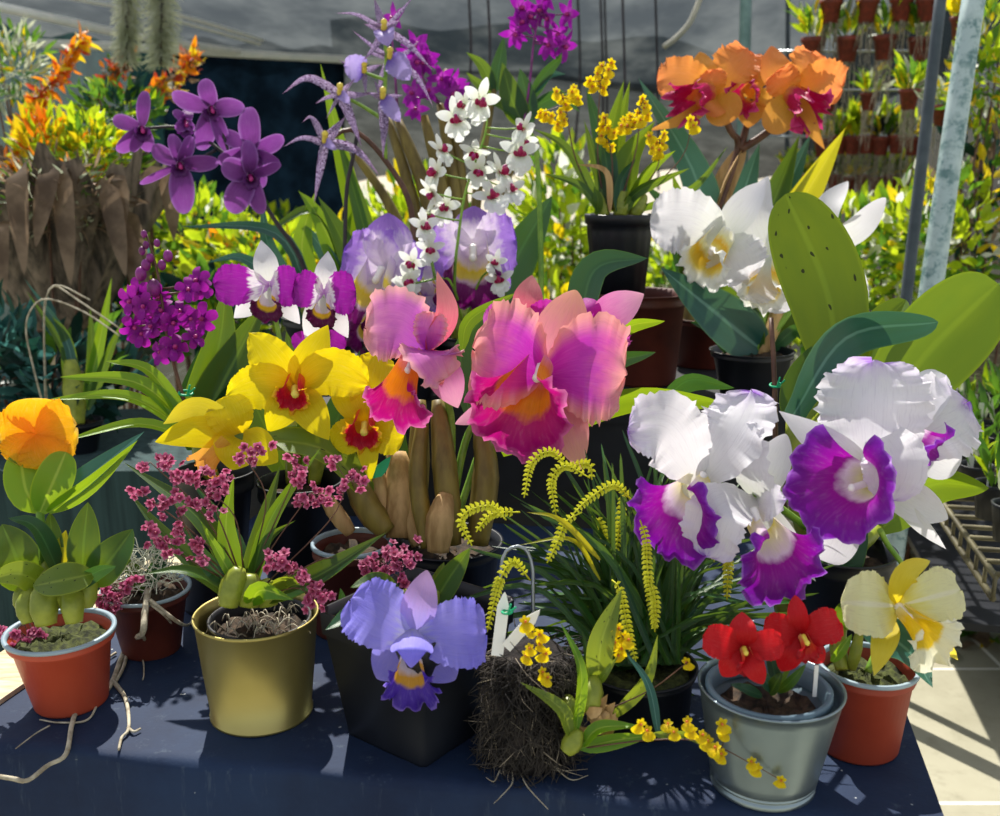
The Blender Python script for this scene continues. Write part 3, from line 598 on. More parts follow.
def floret_mesh(kind):
    mb = MB(); Z = V((0, 0, 1))
    def pt(ang, ln, w_, tilt=.2, bend=0, mat=0, cup=.1, a=.55, b=.35, nu=5, nv=4, r0=.05, ruf=0):
        d = V((math.cos(math.radians(ang)), math.sin(math.radians(ang)), 0))
        blade(mb, [d * r0, d * (ln * .55) + Z * tilt * ln * .55, d * ln * (1 - .1 * abs(bend)) + Z * (tilt - bend) * ln], w_, a=a, b=b, base=.4, nrm=Z, cup=cup, nu=nu, nv=nv, mat=mat, ruf=ruf)
    if kind == 'rose':
        for k in range(5): pt(90 + 72 * k, 1, .75, .35)
        pt(270, .9, .9, .1); mb.blob(V((0, 0, .2)), .3, .3, .3, 6, 1); ms = ['p_rose', 'rose_d']
    elif kind == 'gold':
        pt(90, .6, .4, .2); pt(30, .6, .42, .2); pt(150, .6, .42, .2); pt(250, 1.0, .95, .15, .3, b=.25); pt(290, 1.0, .95, .15, .3, b=.25); pt(270, .95, .7, .2, .3, b=.22)
        mb.blob(V((0, .02, .2)), .14, .14, .16, 6, 1); ms = ['p_gold', 'p_orange']
    elif kind == 'ivory':
        pt(90, 1, .46, .1, nu=7); pt(20, .95, .5, .1, nu=7); pt(160, .95, .5, .1, nu=7); pt(225, .85, .4, .1, nu=7); pt(315, .85, .4, .1, nu=7)
        for a_ in (245, 295): pt(a_, .95, .42, .35, .3, b=.2, nu=7)
        pt(270, 1.15, .5, .4, .35, b=.2, nu=7, ruf=.1); pt(215, .36, .3, .6, 0, 1); pt(325, .36, .3, .6, 0, 1); mb.blob(V((0, -.12, .3)), .15, .2, .22, 8, 1); mb.blob(V((0, .06, .34)), .1, .1, .16, 6, 2); ms = ['p_ivory', 'lip_ruby', 'col_m']
    elif kind == 'vanda':
        for a_, l_, w_ in ((90, 1, .62), (22, .95, .66), (158, .95, .66), (230, .95, .6), (310, .95, .6)): pt(a_, l_, w_, .15, .3, nu=7, b=.25)
        pt(270, 1.0, .5, .5, .2, 1, nu=7, b=.25); pt(200, .35, .3, .7, 0, 1); pt(340, .35, .3, .7, 0, 1); mb.blob(V((0, 0, .22)), .16, .16, .2, 8, 2); ms = ['p_vanda', 'p_dend', 'col_m']
    elif kind == 'dend':
        for a_, l_, w_ in ((90, 1, .4), (20, 1, .52), (160, 1, .52), (232, .95, .42), (308, .95, .42)): pt(a_, l_, w_, .25, .1, nu=7, b=.5)
        pt(270, .9, .55, .6, .1, 0, nu=7, b=.4, cup=.5); mb.blob(V((0, 0, .22)), .14, .14, .2, 8, 1); ms = ['p_dend', 'col_m']
    return mb.mesh('floret_' + kind, [M[k] for k in ms], V((0, 0, 0)))
FM = {k: floret_mesh(k) for k in ('rose', 'gold', 'ivory', 'vanda', 'dend')}
def floret(kind, parent, p, r, yaw=0, pitch=0, roll=0, face=None, name='flower'):
    o = bpy.data.objects.new(name, FM[kind]); C.objects.link(o); z = (face or to_cam(p)).normalized(); x = V((0, 0, 1)).cross(z).normalized(); y = z.cross(x)
    m = Matrix((x, y, z)).transposed() @ Matrix.Rotation(math.radians(yaw), 3, 'Y') @ Matrix.Rotation(math.radians(-pitch), 3, 'X') @ Matrix.Rotation(math.radians(roll), 3, 'Z')
    o.parent = parent; o.matrix_local = Matrix.Translation(p - WO[parent.name]) @ m.to_4x4() @ Matrix.Scale(r, 4); return o
def merged_florets(pl, kind, par, ps, r, jit):
    mb = MB(); src = FM[kind]; uvs = src.uv_layers[0].data; vu = {}
    for l in src.loops: vu[l.vertex_index] = tuple(uvs[l.index].uv)
    for p_ in ps:
        z = to_cam(p_); x = V((0, 0, 1)).cross(z).normalized(); y = z.cross(x)
        m = Matrix((x, y, z)).transposed() @ Matrix.Rotation(math.radians(R.uniform(-jit, jit)), 3, 'Y') @ Matrix.Rotation(math.radians(R.uniform(-jit, jit)), 3, 'X') @ Matrix.Rotation(R.uniform(0, 6), 3, 'Z')
        b = len(mb.v); q = r * R.uniform(.8, 1.2)
        for v in src.vertices: mb.v.append(p_ + m @ v.co * q); mb.uv.append(vu.get(v.index, (0, 0)))
        for f in src.polygons: mb.f.append(tuple(b + i for i in f.vertices)); mb.mi.append(f.material_index)
    o = mb.build('flower_crowd', list(src.materials), par); tag(o, kind='stuff'); return o
def spray(pl, path, kind, spots, r, mat='stem_b', sr=1.0, name='flower_spike', jit=50, dz=1.2):
    """a thin flower stem with its florets as sub-parts, each floret joined by its own short stalk"""
    mb = MB(); pp = pl.pts(path); mb.tube(pp, pl.px(sr), pl.px(sr * .5), n=6); ax = cr(pp, 40); loc = []
    for q in spots:
        p_ = pl.p((q[0], q[1], (q[2] if len(q) > 2 else path[-1][2] if len(path[-1]) > 2 else 0) + R.uniform(-dz, dz))); n_ = min(ax, key=lambda c: (c - p_).length); loc.append(p_)
        if (n_ - p_).length > .002: mb.tube([n_, (n_ + p_) / 2 + V((0, 0, -.002)), p_], pl.px(sr * .5), pl.px(sr * .4), n=5, seg=4)
    sp = mb.build(name, M[mat], pl.root)
    for p_ in loc: floret(kind, sp, p_, pl.px(r * R.uniform(.85, 1.15)), R.uniform(-jit, jit), R.uniform(-jit * .7, jit * .7), R.uniform(-25, 25))
    return sp
def scatter(pts, n, sx, sy): return [(x + R.gauss(0, sx), y + R.gauss(0, sy)) for x, y in pts for _ in range(n)]
sc_rose = [([(240, 575), (200, 510, -1), (150, 462, -3)], [(144, 466), (160, 464), (172, 458), (178, 472)]), ([(240, 575), (215, 510, -2), (185, 470, -3)], [(186, 474), (196, 480), (207, 470), (214, 482), (226, 487), (222, 478), (176, 480)]),
           ([(240, 575), (190, 530, -2), (140, 492, -4)], [(140, 492), (150, 502), (162, 498), (160, 508)]), ([(240, 580), (200, 550, -3), (172, 500, -4)], [(172, 500), (178, 512), (180, 526), (178, 532), (190, 503)]),
           ([(236, 585), (190, 560, -4), (158, 536, -5)], [(156, 533), (162, 546), (170, 552), (150, 530)]), ([(240, 590), (214, 568, -4), (196, 548, -5)], [(192, 546), (198, 552), (200, 560)]),
           ([(244, 575), (236, 520, -2), (212, 492, -3)], [(212, 490), (218, 496), (206, 502), (214, 508)]), ([(250, 570), (266, 500, -1), (246, 458, -2)], [(240, 456), (252, 460), (262, 452)]), ([(252, 570), (276, 520, 0), (298, 470, 0)], [(294, 462), (298, 470), (302, 480), (295, 476)]),
           ([(254, 575), (284, 530, -1), (312, 492, -1)], [(300, 498), (310, 497), (320, 500), (328, 498), (314, 490)]), ([(262, 590, -2), (290, 570, -4), (272, 558, -5)], [(270, 560), (278, 556), (274, 566), (282, 564)]), ([(262, 592, -2), (290, 572, -4), (300, 570, -5)], [(296, 566), (302, 574), (290, 568)]),
           ([(264, 596, -2), (296, 588, -5), (314, 598, -6)], [(304, 582), (312, 588), (308, 597), (318, 594), (324, 600), (312, 604)]), ([(262, 594, -2), (320, 560, -3), (352, 560, -3), (380, 560, -3)], [(366, 572), (372, 560), (378, 580), (386, 554), (394, 550), (396, 566), (404, 548), (410, 556), (408, 566), (400, 578), (384, 570), (376, 566), (390, 582)]),
           ([(262, 588, -2), (330, 520, -3), (348, 480, -3)], [(333, 459), (350, 478), (354, 472), (360, 482), (340, 490)])]
crowd = []
for path, spots in sc_rose:
    spray(A, path, 'rose', spots, 5.0); dz0 = path[-1][2]
    crowd += [A.p((x + R.gauss(0, 5), y + R.gauss(0, 5), dz0 + R.uniform(-1.5, 1.5))) for x, y in spots for k in range(3)]
merged_florets(A, 'rose', A.root, crowd, A.px(5.4), 60)

# --- 4: left red pot with the amber cattleya seen from behind
b0 = foot(70, 719, 74); A = Plant('potted_cattleya', 'orange-red plastic pot at the far left bearing one amber flower', 'potted orchid', b0, depth(b0))
base, top, rb, rt, o = pot(A, 72, 719, 70, 60, 630, 102, 'terracotta', rim='rim_grey', soil='moss')
A.D = depth(top)
A.flower((36, 434, 0), [(0, 440, 60, 'p_amber', dict(d=-1, b=.2, a=.5, ruf=.06, bow=.5)), (76, 426, 60, 'p_amber', dict(d=-1, b=.2, a=.5, ruf=.06, bow=.5)), (36, 398, 56, 'p_amber', dict(d=-.5, b=.25, bow=.5)), (20, 466, 50, 'p_amber', dict(d=-1.5, b=.25, bow=0, ruf=.07)), (52, 464, 50, 'p_amber', dict(d=-1.5, b=.25, bow=0, ruf=.07))],
         dict(c=(36, 434, 1), ax=(0, .2, -1), R=26, L=34, r0=8, ruf=.14, mat='p_amber'), None)
A.stem([(44, 560), (40, 510), (42, 470), (37, 437, 1)], 5, 3)
A.leaf([(40, 510, -1), (26, 490, -2), (20, 452, -1)], 36, 'leaf_bright', b=.3); A.leaf([(40, 512, -1), (54, 480, -2), (66, 452, -1)], 36, 'leaf_bright', b=.3); A.leaf([(50, 506), (92, 474, -1), (145, 431, 1)], 27, 'leaf_blue', roll=-40, b=.5); A.leaf([(48, 512, -1), (90, 484, -2), (138, 440, 0)], 20, 'leaf_bright', roll=30, b=.5)
A.leaf([(82, 575, -1), (84, 540, -1), (88, 502, 0)], 31, 'leaf'); A.leaf([(92, 584, -1), (112, 558, -1), (133, 529, 1)], 38, 'leaf', roll=-20); A.leaf([(60, 575, 0), (36, 528, -3), (8, 518, -4)], 24, 'leaf_dark', roll=40)
A.leaf([(28, 590), (14, 552, -1), (2, 524, 0)], 46, 'leaf'); A.leaf([(56, 578), (60, 552), (66, 530, 1)], 16, 'leaf_yellow'); A.leaf([(92, 574, -4), (64, 580, -6), (33, 586, -5)], 32, 'leaf_olive', roll=20, b=.35); A.leaf([(50, 590, 0), (20, 574, -3), (-12, 580, -4)], 28, 'leaf_olive', roll=10)
A.leaf([(50, 575), (52, 545), (50, 512, 1)], 22, 'leaf'); A.leaf([(70, 590, -3), (96, 572, -4), (116, 566, -5)], 18, 'leaf_dark', roll=30)
for qs, w_ in [([(36, 612, -2), (44, 600, -2), (46, 560, 0)], 14), ([(84, 606, -2), (86, 592, -2), (84, 572, -1)], 22), ([(46, 624, -4), (44, 602, -4), (50, 578, -2)], 27), ([(74, 622, -4), (72, 604, -4), (70, 580, -2)], 22), ([(30, 622, -3), (26, 606, -3), (30, 590, -2)], 20), ([(70, 610, -3), (66, 596, -3), (62, 576, -1)], 20), ([(24, 610, -1), (22, 598, -1), (26, 584, 0)], 18)]: A.cane(qs, w_, 'bulb')
# spilled roots belong to the dark pot behind
# --- 5: pink sprays that hang over the red pot come from a small oncidium in a brown pot behind it
b0 = foot(152, 660, 60); A = Plant('potted_oncidium', 'brown pot between the red pot and the gold tin, trailing grey roots and rose sprays', 'potted orchid', b0, depth(b0))
base, top, rb, rt, o = pot(A, 152, 662, 56, 146, 588, 84, 'brown_pot', rim='rim_grey')
A.D = depth(top)
mb = MB()
for k in range(230):
    a, r_ = R.uniform(0, 6.28), .042 * math.sqrt(R.random()); q = top + V((math.cos(a) * r_, math.sin(a) * r_, .0)); hh = .05 * (1 - (r_ / .045) ** 2) + .01
    q = q + V((0, 0, R.uniform(.2, 1) * hh)); d1 = V((R.uniform(-1, 1), R.uniform(-1, 1), R.uniform(-.5, 1))).normalized() * R.uniform(.012, .03)
    mb.tube([q, q + d1 * .5 + V((R.uniform(-.005, .005), 0, R.uniform(-.004, .008))), q + d1], .0009, .0004, n=4, seg=5)
tag(mb.build('silvery_air_plant', plain('air_plant', '#b9bda6', '#e2e2d2', .8), A.root), kind='stuff')
for path, spots in [([(140, 592), (120, 580, -3), (104, 596, -5)], [(97, 602), (104, 610), (106, 588), (112, 600), (120, 596), (116, 608), (126, 590), (128, 582), (136, 578), (110, 594)]), ([(140, 592), (80, 600, -9), (30, 620, -13), (10, 636, -13)], [(6, 640), (14, 634), (22, 640), (30, 632), (36, 642), (28, 648), (40, 636), (12, 646), (4, 632)])]:
    spray(A, path, 'rose', [q for x, y in spots for q in ((x, y), (x + R.uniform(-5, 5), y + R.uniform(-4, 4)), (x + R.uniform(-5, 5), y + R.uniform(-4, 4)))], 5.0)
A.leaf([(146, 592), (128, 566, -1), (112, 560, -2)], 16, 'leaf', roll=20); A.leaf([(140, 594), (160, 560, 1), (150, 530, 3)], 16, 'leaf_dark')
def on_t(x, y, up=.003): return on_z(x, y, TZ) + V((0, 0, up))
def root(path, r, r1, mat='root', par=None):
    mb = MB(); mb.tube(path, r, r1, n=6, seg=8 * len(path)); mb.build('root', M[mat], par or A.root)
root([A.p((148, 590, -3)), A.p((145, 612, -6)), A.p((142, 634, -7)), on_t(130, 642), on_t(121, 662), on_t(112, 685), on_t(100, 700), on_t(78, 714), on_t(72, 728), on_t(66, 757), on_t(48, 768), on_t(28, 783), on_t(12, 781), on_t(-20, 776)], .0042, .0022)
root([on_t(114, 684), on_t(126, 702), on_t(129, 730), on_t(122, 740), on_t(119, 752)], .003, .0015); root([on_t(128, 730), on_t(134, 734), on_t(141, 731)], .002, .0012)
root([on_t(129, 646), on_t(124, 668), on_t(116, 684)], .0025, .002); root([on_t(116, 655), on_t(108, 660), on_t(106, 661)], .002, .0012); root([A.p((142, 634, -7)), on_t(148, 648), on_t(153, 652)], .0025, .0016)
root([on_t(135, 646), on_t(143, 662), on_t(144, 676), on_t(143, 682)], .0012, .0008); root([A.p((150, 600, -5)), A.p((178, 622, -5)), on_t(190, 626), on_t(196, 612)], .0026, .0014); root([A.p((150, 604, -5)), A.p((165, 616, -6)), on_t(178, 634)], .0016, .001)
root([on_t(100, 700), on_t(88, 722), on_t(60, 725), on_t(40, 722)], .0016, .0008); root([on_t(50, 728), on_t(36, 736), on_t(16, 751)], .001, .0006)
# --- 6: the big white cattleya with purple lips, at right
b0 = foot(838, 690, 84); W = Plant('potted_cattleya', 'black pot behind the silver bucket bearing big white flowers with purple lips', 'potted orchid', b0, 1.24)
pot(W, 838, 690, 84, 842, 548, 104, 'black_pl')
RF = dict(ruf=.1, b=.28, a=.6, rf=4, cup=.1)
W.D -= .09
# left flower
W.flower((700, 482, -6), [(628, 430, 70, 'p_white_blot', dict(d=-3, bow=-2.5, m=(668, 430), roll=15, **RF)), (752, 392, 78, 'p_white_blot', dict(d=-1, bow=-2, m=(733, 432), roll=-35, **RF)), (722, 396, 30, 'p_white', dict(d=2)), (646, 540, 26, 'p_white', dict(d=3, b=.5)), (720, 560, 26, 'p_white', dict(d=3, b=.5))],
         dict(c=(698, 482, -6), ax=(-.65, -.5, .9), ecc=(-6, 6), R=41, L=50, r0=13, opn=160, ruf=.13, rf=7, lower=1.4, flare=1.3, zp=2.8, mat='lip_purple', dn=(-.1, -1)), ([(704, 474, -7), (692, 488, -8)], 4), label='leftmost white flower, its purple lip turned left')
# centre flower
W.flower((757, 500, -7), [(706, 556, 62, 'p_white_blot', dict(d=-3, bow=-3, m=(722, 510), roll=25, ruf=.08, b=.22, a=.7)), (740, 430, 66, 'p_white', dict(d=0, bow=-2, roll=-50, **RF)), (786, 434, 34, 'p_white', dict(d=1, bow=0, b=.35)), (816, 582, 24, 'p_white', dict(d=2, b=.55)), (786, 500, 40, 'p_white_blot', dict(d=-3, bow=-2, ruf=.08))],
         dict(c=(760, 522, -8), ax=(.2, -.5, 1), ecc=(2, 8), R=38, L=52, r0=13, opn=155, ruf=.15, rf=8, lower=1.35, flare=1.3, zp=2.8, mat='lip_purple', dn=(.1, -1)), ([(753, 508, -9), (762, 530, -10)], 4), label='white flower in the middle, its purple lip hanging down')
# big right flower facing us
W.flower((872, 478, -8), [(888, 500, 56, 'p_white_blot', dict(d=-3, bow=-3, s=(6, -50), m=(894, 462), ruf=.05, b=.3)), (874, 361, 100, 'p_white_blot', dict(d=1, bow=-1.5, ruf=.1, b=.27, a=.6, rf=5)), (779, 411, 34, 'p_white', dict(d=2, b=.5)), (826, 562, 44, 'p_white', dict(d=0, b=.25, bow=-2, s=(-20, 10))), (948, 519, 36, 'p_white', dict(d=1, b=.4, m=(910, 500), s=(10, 6))), (946, 549, 15, 'p_white', dict(d=2, m=(918, 522), b=.5, s=(16, 14))), (812, 580, 14, 'p_white', dict(d=1, m=(815, 548), b=.6, s=(-40, 40)))],
         dict(c=(880, 480, -8), ax=(-.75, .05, .8), ecc=(-18, 0), R=51, L=54, r0=11, opn=172, ruf=.1, rf=6, lower=1.1, mat='lip_purple', dn=(-.2, -1), flare=1.3, zp=2.8), ([(870, 482, -9.5), (852, 488, -11)], 4), label='white flower with the widest purple lip, facing forward')
# rear right flower
W.flower((900, 440, -4), [(966, 402, 86, 'p_white_blot', dict(d=1, bow=-1, ruf=.1, b=.3, a=.5, rf=5)), (850, 415, 60, 'p_white_blot', dict(d=-2, bow=-2, ruf=.09, b=.2)), (940, 372, 40, 'p_white', dict(d=3, b=.3)), (958, 468, 40, 'p_white', dict(d=1, b=.3))],
         dict(c=(890, 428, -6), ax=(.85, -.6, .5), R=31, L=48, r0=12, opn=165, ruf=.2, rf=7, lower=1.35, flare=1.3, zp=2.8, mat='lip_purple', dn=(.3, -1)), ([(894, 432, -6.5), (902, 440, -7)], 4), label='rightmost white flower, its purple lip turned right')
W.stem([(838, 548, 11), (842, 510, 2), (868, 490, -3), (892, 478, -7)], 4, 3.4); W.stem([(836, 548, 11), (800, 510, 1), (776, 490, -3), (756, 494, -7)], 4, 3.4); W.stem([(834, 548, 11), (770, 500, 2), (730, 470, -2), (706, 472, -6)], 4, 3.4); W.stem([(868, 490, -3), (890, 452, -3), (898, 438, -5)], 3.4, 3); W.stem([(880, 530, 0), (888, 545, 1), (904, 568, 1), (904, 590, 2)], 3, 2.4)
W.D += .09
W.leaf([(838, 400, 4), (828, 296, 6), (786, 194, 8)], 84, 'leaf_backlit', roll=-8, a=.6, b=.3, keel=.12, base=.4)
W.leaf([(868, 430, 4), (930, 350, 5), (998, 284, 7)], 94, 'leaf_clear', roll=10, a=.5, b=.27, keel=.12, base=.3)
W.leaf([(790, 420, 0), (846, 338, 1), (938, 322, -6)], 46, 'leaf_blue', roll=30, a=.4, b=.3, keel=.2, base=.5)
W.leaf([(792, 425, 2), (797, 385, 3), (812, 346, 4)], 30, 'leaf', roll=-10); W.leaf([(866, 366, 6), (878, 330, 7), (906, 300, 7)], 34, 'leaf_clear', roll=-20, b=.3); W.leaf([(800, 440, 1), (830, 400, 0), (876, 372, -1)], 34, 'leaf_olive', roll=50)
W.leaf([(880, 530, 2), (930, 486, 1), (989, 488, -2)], 44, 'leaf_clear', roll=25, b=.35); W.leaf([(800, 600, -2), (836, 572, -5), (868, 532, -5)], 40, 'leaf_dark', roll=20); W.leaf([(812, 420, 3), (822, 404, 3), (834, 380, 3)], 30, 'leaf_olive')
for qs, w_ in [([(830, 560, 3), (822, 500, 4), (832, 400, 4)], 26), ([(850, 560, 4), (870, 500, 5), (868, 428, 4)], 24), ([(820, 565, 2), (800, 500, 2), (792, 420, 1)], 24), ([(812, 640, 0), (824, 600, -2), (828, 560, 0)], 20), ([(798, 640, 1), (782, 600, 0), (790, 545, 3)], 18), ([(846, 560, -2), (860, 545, -2), (880, 528, 2)], 16)]: W.cane(qs, w_, 'bulb')
W.stem([(776, 600, 3), (775, 400, 4), (771, 318, 5)], 3.2, 2.6, 'stem_b', 'stake')
def tie(pl, x, y, d, r=6):
    mb = MB(); q = [pl.p((x + r * math.cos(t), y + r * .35 * math.sin(t), d - .6 * math.sin(t))) for t in [k * .7 for k in range(10)]]
    mb.tube(q, pl.px(1.2), n=6); mb.tube([q[2], pl.p((x + 4, y - 8, d - 1))], pl.px(1), n=5); mb.tube([q[2], pl.p((x + 9, y - 5, d - 1))], pl.px(1), n=5); mb.build('plant_tie', M['tie'], pl.root)
tie(W, 776, 385, 4)

# --- 7: blue-violet cattleya in the square pot
sq = [on_z(424, 770, TZ), on_z(494, 722, TZ)]; e1 = (sq[1] - sq[0]); e1.z = 0; e2 = V((-e1.y, e1.x, 0)); e2 = e2 * .98
mid0 = sq[0] + (e1 + e2) / 2
B = Plant('potted_cattleya', 'black square pot with one corner forward bearing a blue-violet flower', 'potted orchid', mid0, 1.1)
def sqpot(pl, c, ea, eb, h, flare, mat):
    mb = MB(); P = []
    for z, k in [(0, .7), (0, .99), (.004, 1.0), (h * .82, 1 + flare * .8), (h * .825, 1 + flare * .95), (h * .995, 1 + flare), (h, 1 + flare * .99), (h, 1 + flare * .86), (h * .9, 1 + flare * .7), (h * .8, 1 + flare * .6)]:
        row = []
        for (i, j) in ((-1, -1), (1, -1), (1, 1), (-1, 1)):
            for (s_, t_) in (((.0, .14) if i == j else (.14, 0)), ((.14, 0) if i == j else (0, .14))):
                row.append(c + ea * (i * .5 * k * (1 - s_ * .6)) + eb * (j * .5 * k * (1 - t_ * .6)) + V((0, 0, z)))
        P.append(row)
    mb.grid(P, 0, True); return mb.build('pot', M[mat], pl.root)
hB = height_at(mid0, 604); sqpot(B, mid0, e1, e2, hB, .32, 'black_pl'); B.soil(mid0 + V((0, 0, hB * .86)), e1.length * .55)
B.flower((413, 634, -9), [(351, 600, 62, 'p_blue', dict(d=0, ruf=.07, b=.22, a=.5, bow=-1.5, roll=8)), (486, 633, 64, 'p_blue', dict(d=0, ruf=.08, b=.2, a=.6, bow=-1.5, roll=-8)), (427, 570, 33, 'p_bluepink', dict(d=1, b=.4)), (377, 679, 42, 'p_blue', dict(d=1, b=.38)), (455, 680, 42, 'p_blue', dict(d=1, b=.36)), (411, 668, 38, 'p_blue', dict(d=-4, bow=-3, b=.36, cup=-.4, s=(0, -6)))],
         [dict(c=(412, 648, -10), ax=(-.02, -.8, 1), R=20, L=26, r0=9, opn=140, ruf=.24, rf=8, lower=1.9, mat='lip_blue', flare=1.3, zp=2.4, ecc=(0, 14))], ([(413, 652, -11), (412, 660, -12.5)], 3))
B.stem([(415, 610, 0), (425, 600, 0), (424, 622, -6), (414, 633, -8.5)], 4, 3)
B.leaf([(400, 612, 0), (360, 612, -4), (325, 630, -7)], 27, 'leaf_dark', roll=30, b=.45); B.leaf([(430, 610, 1), (448, 580, 1), (470, 548, 1)], 26, 'leaf', roll=10); B.leaf([(404, 612, 0), (380, 582, -4), (350, 588, -7)], 24, 'leaf', roll=50); B.leaf([(400, 612, 2), (350, 610, 4), (340, 588, 4)], 20, 'leaf_dark'); B.leaf([(420, 612, 2), (434, 590, 3), (444, 562, 4)], 18, 'leaf_olive')
for qs, w_ in [([(412, 622, 0), (410, 604, 0), (402, 590, 0)], 14), ([(428, 622, 1), (432, 604, 1), (436, 590, 1)], 14)]: B.cane(qs, w_, 'bulb')

# --- 8: root ball with the little golden oncidium
f0 = on_z(532, 786, TZ); rc = f0 + V((0, .062, 0)); K = Plant('mounted_oncidium', 'shaggy dark ball of fern roots carrying a small golden-flowered orchid', 'orchid', rc, depth(rc) - .04)
mb = MB(); hK = height_at(rc, 640); rK = 44 * depth(rc) / FPX
P = []
for i in range(15):
    h_ = i / 14; row = []
    for k in range(30):
        t = k * .20944; rr = rK * (.86 + .16 * math.sin(math.pi * min(1, h_ + .15))) * (1 if i < 13 else (.75 if i == 13 else .02)) * (1 + .1 * math.sin(3 * t + 5 * h_) + .06 * math.sin(8 * t - 9 * h_) + R.uniform(-.05, .05)); row.append(rc + V((rr * math.cos(t), rr * math.sin(t) * .95, h_ * hK)))
    P.append(row)
mb.grid(P, 0, True); mb.build('root_ball', plain('fern_fibre', '#0c0b0d', '#332c2a', .95, scale=70, bmp=1.2), K.root)
for mt, n_, nm in (('root_d', 1100, 'fibre'), ('root_l', 90, 'pale_fibre')):
    mb = MB()
    for k in range(n_):
        t, h_ = R.uniform(3.3, 6.1) if R.random() < .8 else R.uniform(0, 6.28), R.random(); rr = rK * .93; q = rc + V((rr * math.cos(t), rr * math.sin(t), h_ * hK)); o_ = V((math.cos(t), math.sin(t), 0)); sd_ = V((-math.sin(t), math.cos(t), 0))
        d_ = o_ * R.uniform(.001, .016) + sd_ * R.gauss(0, .012) + V((0, 0, R.gauss(-.006, .012))); e_ = q + d_ * 1.3 - V((0, 0, .004))
        if e_.z < TZ + .002: e_.z = TZ + .002
        mb.tube([q - o_ * .004, q + d_ * .6 + o_ * .004, e_], R.uniform(.0005, .0010), .0003, n=4, seg=5)
    tag(mb.build(nm, M[mt], K.root), kind='stuff')
mb = MB()
for pth in ([(512, 770, 0), on_t(512, 786), on_t(500, 800), on_t(494, 806)], [(500, 770, 0), on_t(494, 784), on_t(486, 780)], [(548, 760, 0), on_t(570, 782), on_t(588, 778)], [(520, 772, 0), on_t(528, 790), on_t(548, 812)]):
    mb.tube(K.pts(pth), .0009, .0004, n=6)
mb.build('root', M['root'], K.root)
K.D = depth(rc) - .075
for qs, w_, mt in [([(566, 752), (573, 742), (580, 730)], 20, 'bulb'), ([(574, 722, 1), (570, 708, 1), (566, 696, 2)], 20, 'bulb'), ([(592, 712, 1), (592, 694, 1), (595, 676, 2)], 22, 'bulb'), ([(606, 732, 1), (604, 718, 1), (606, 706, 2)], 20, 'sheath')]: K.cane(qs, w_, mt, w1=.35)
mb = MB()
for k in range(16):
    a_ = K.p((R.uniform(582, 606), R.uniform(712, 738), R.uniform(0, 2))); b_ = a_ + V((R.uniform(-.012, .02), R.uniform(-.008, .004), R.uniform(.004, .03))); blade(mb, [a_, (a_ + b_) / 2 - V((0, .003, 0)), b_], .012, nu=6, nv=3, cup=.4)
mb.build('dry_sheath', M['sheath'], K.root)
for qs, w_, mt, ro in [([(572, 738, 0), (560, 708, -1), (520, 682, -1)], 15, 'leaf_olive', 20), ([(576, 732, 0), (581, 670, -1), (560, 621, 1)], 13, 'leaf_bright', 30), ([(598, 682, 2), (602, 640, 1), (622, 588, 2)], 27, 'leaf_olive', 0), ([(612, 718, 2), (646, 680, 1), (658, 634, 1)], 14, 'leaf_olive', 20), ([(580, 748, 0), (618, 740, -1), (656, 735, -2)], 17, 'leaf_bright', 20),
                       ([(582, 746, 0), (600, 728, -1), (642, 726, -2)], 15, 'leaf_bright', -30), ([(659, 738, -2), (648, 684, 0), (622, 648, 2)], 9, 'leaf_blue', 10), ([(586, 690, 2), (588, 660, 2), (582, 630, 3)], 9, 'leaf', 0), ([(652, 734, -2), (688, 736, -2), (714, 752, -3)], 9, 'leaf_olive', 20), ([(598, 684, 2), (606, 672, 1), (618, 656, 1)], 8, 'leaf_olive', 10)]:
    K.leaf(qs, w_, mt, roll=ro, b=.5, keel=.3)
for path, spots in [([(576, 735, 1), (548, 690, 0), (541, 660, -2), (530, 624, -3)], [(525, 622), (532, 630), (540, 634), (530, 648), (540, 644), (545, 653), (527, 655), (542, 672), (547, 678)]), ([(594, 676, 2), (612, 650, 2), (622, 630, 1)], [(618, 628), (624, 636), (614, 642), (622, 648), (628, 640), (618, 655)]), ([(602, 712, 1), (650, 690, 0), (688, 662, -1)], [(687, 662)]),
                    ([(584, 748, 0), (650, 740, -3), (705, 742, -4), (752, 764, -5), (784, 782, -5)], [(640, 724), (648, 731), (668, 724), (674, 732), (688, 722), (692, 730), (702, 735), (708, 741), (722, 724), (726, 732), (716, 748), (722, 754), (752, 762), (757, 768), (781, 780)])]:
    spray(K, path, 'gold', spots, 10, 'stem_b', sr=.9, jit=35, dz=.6)

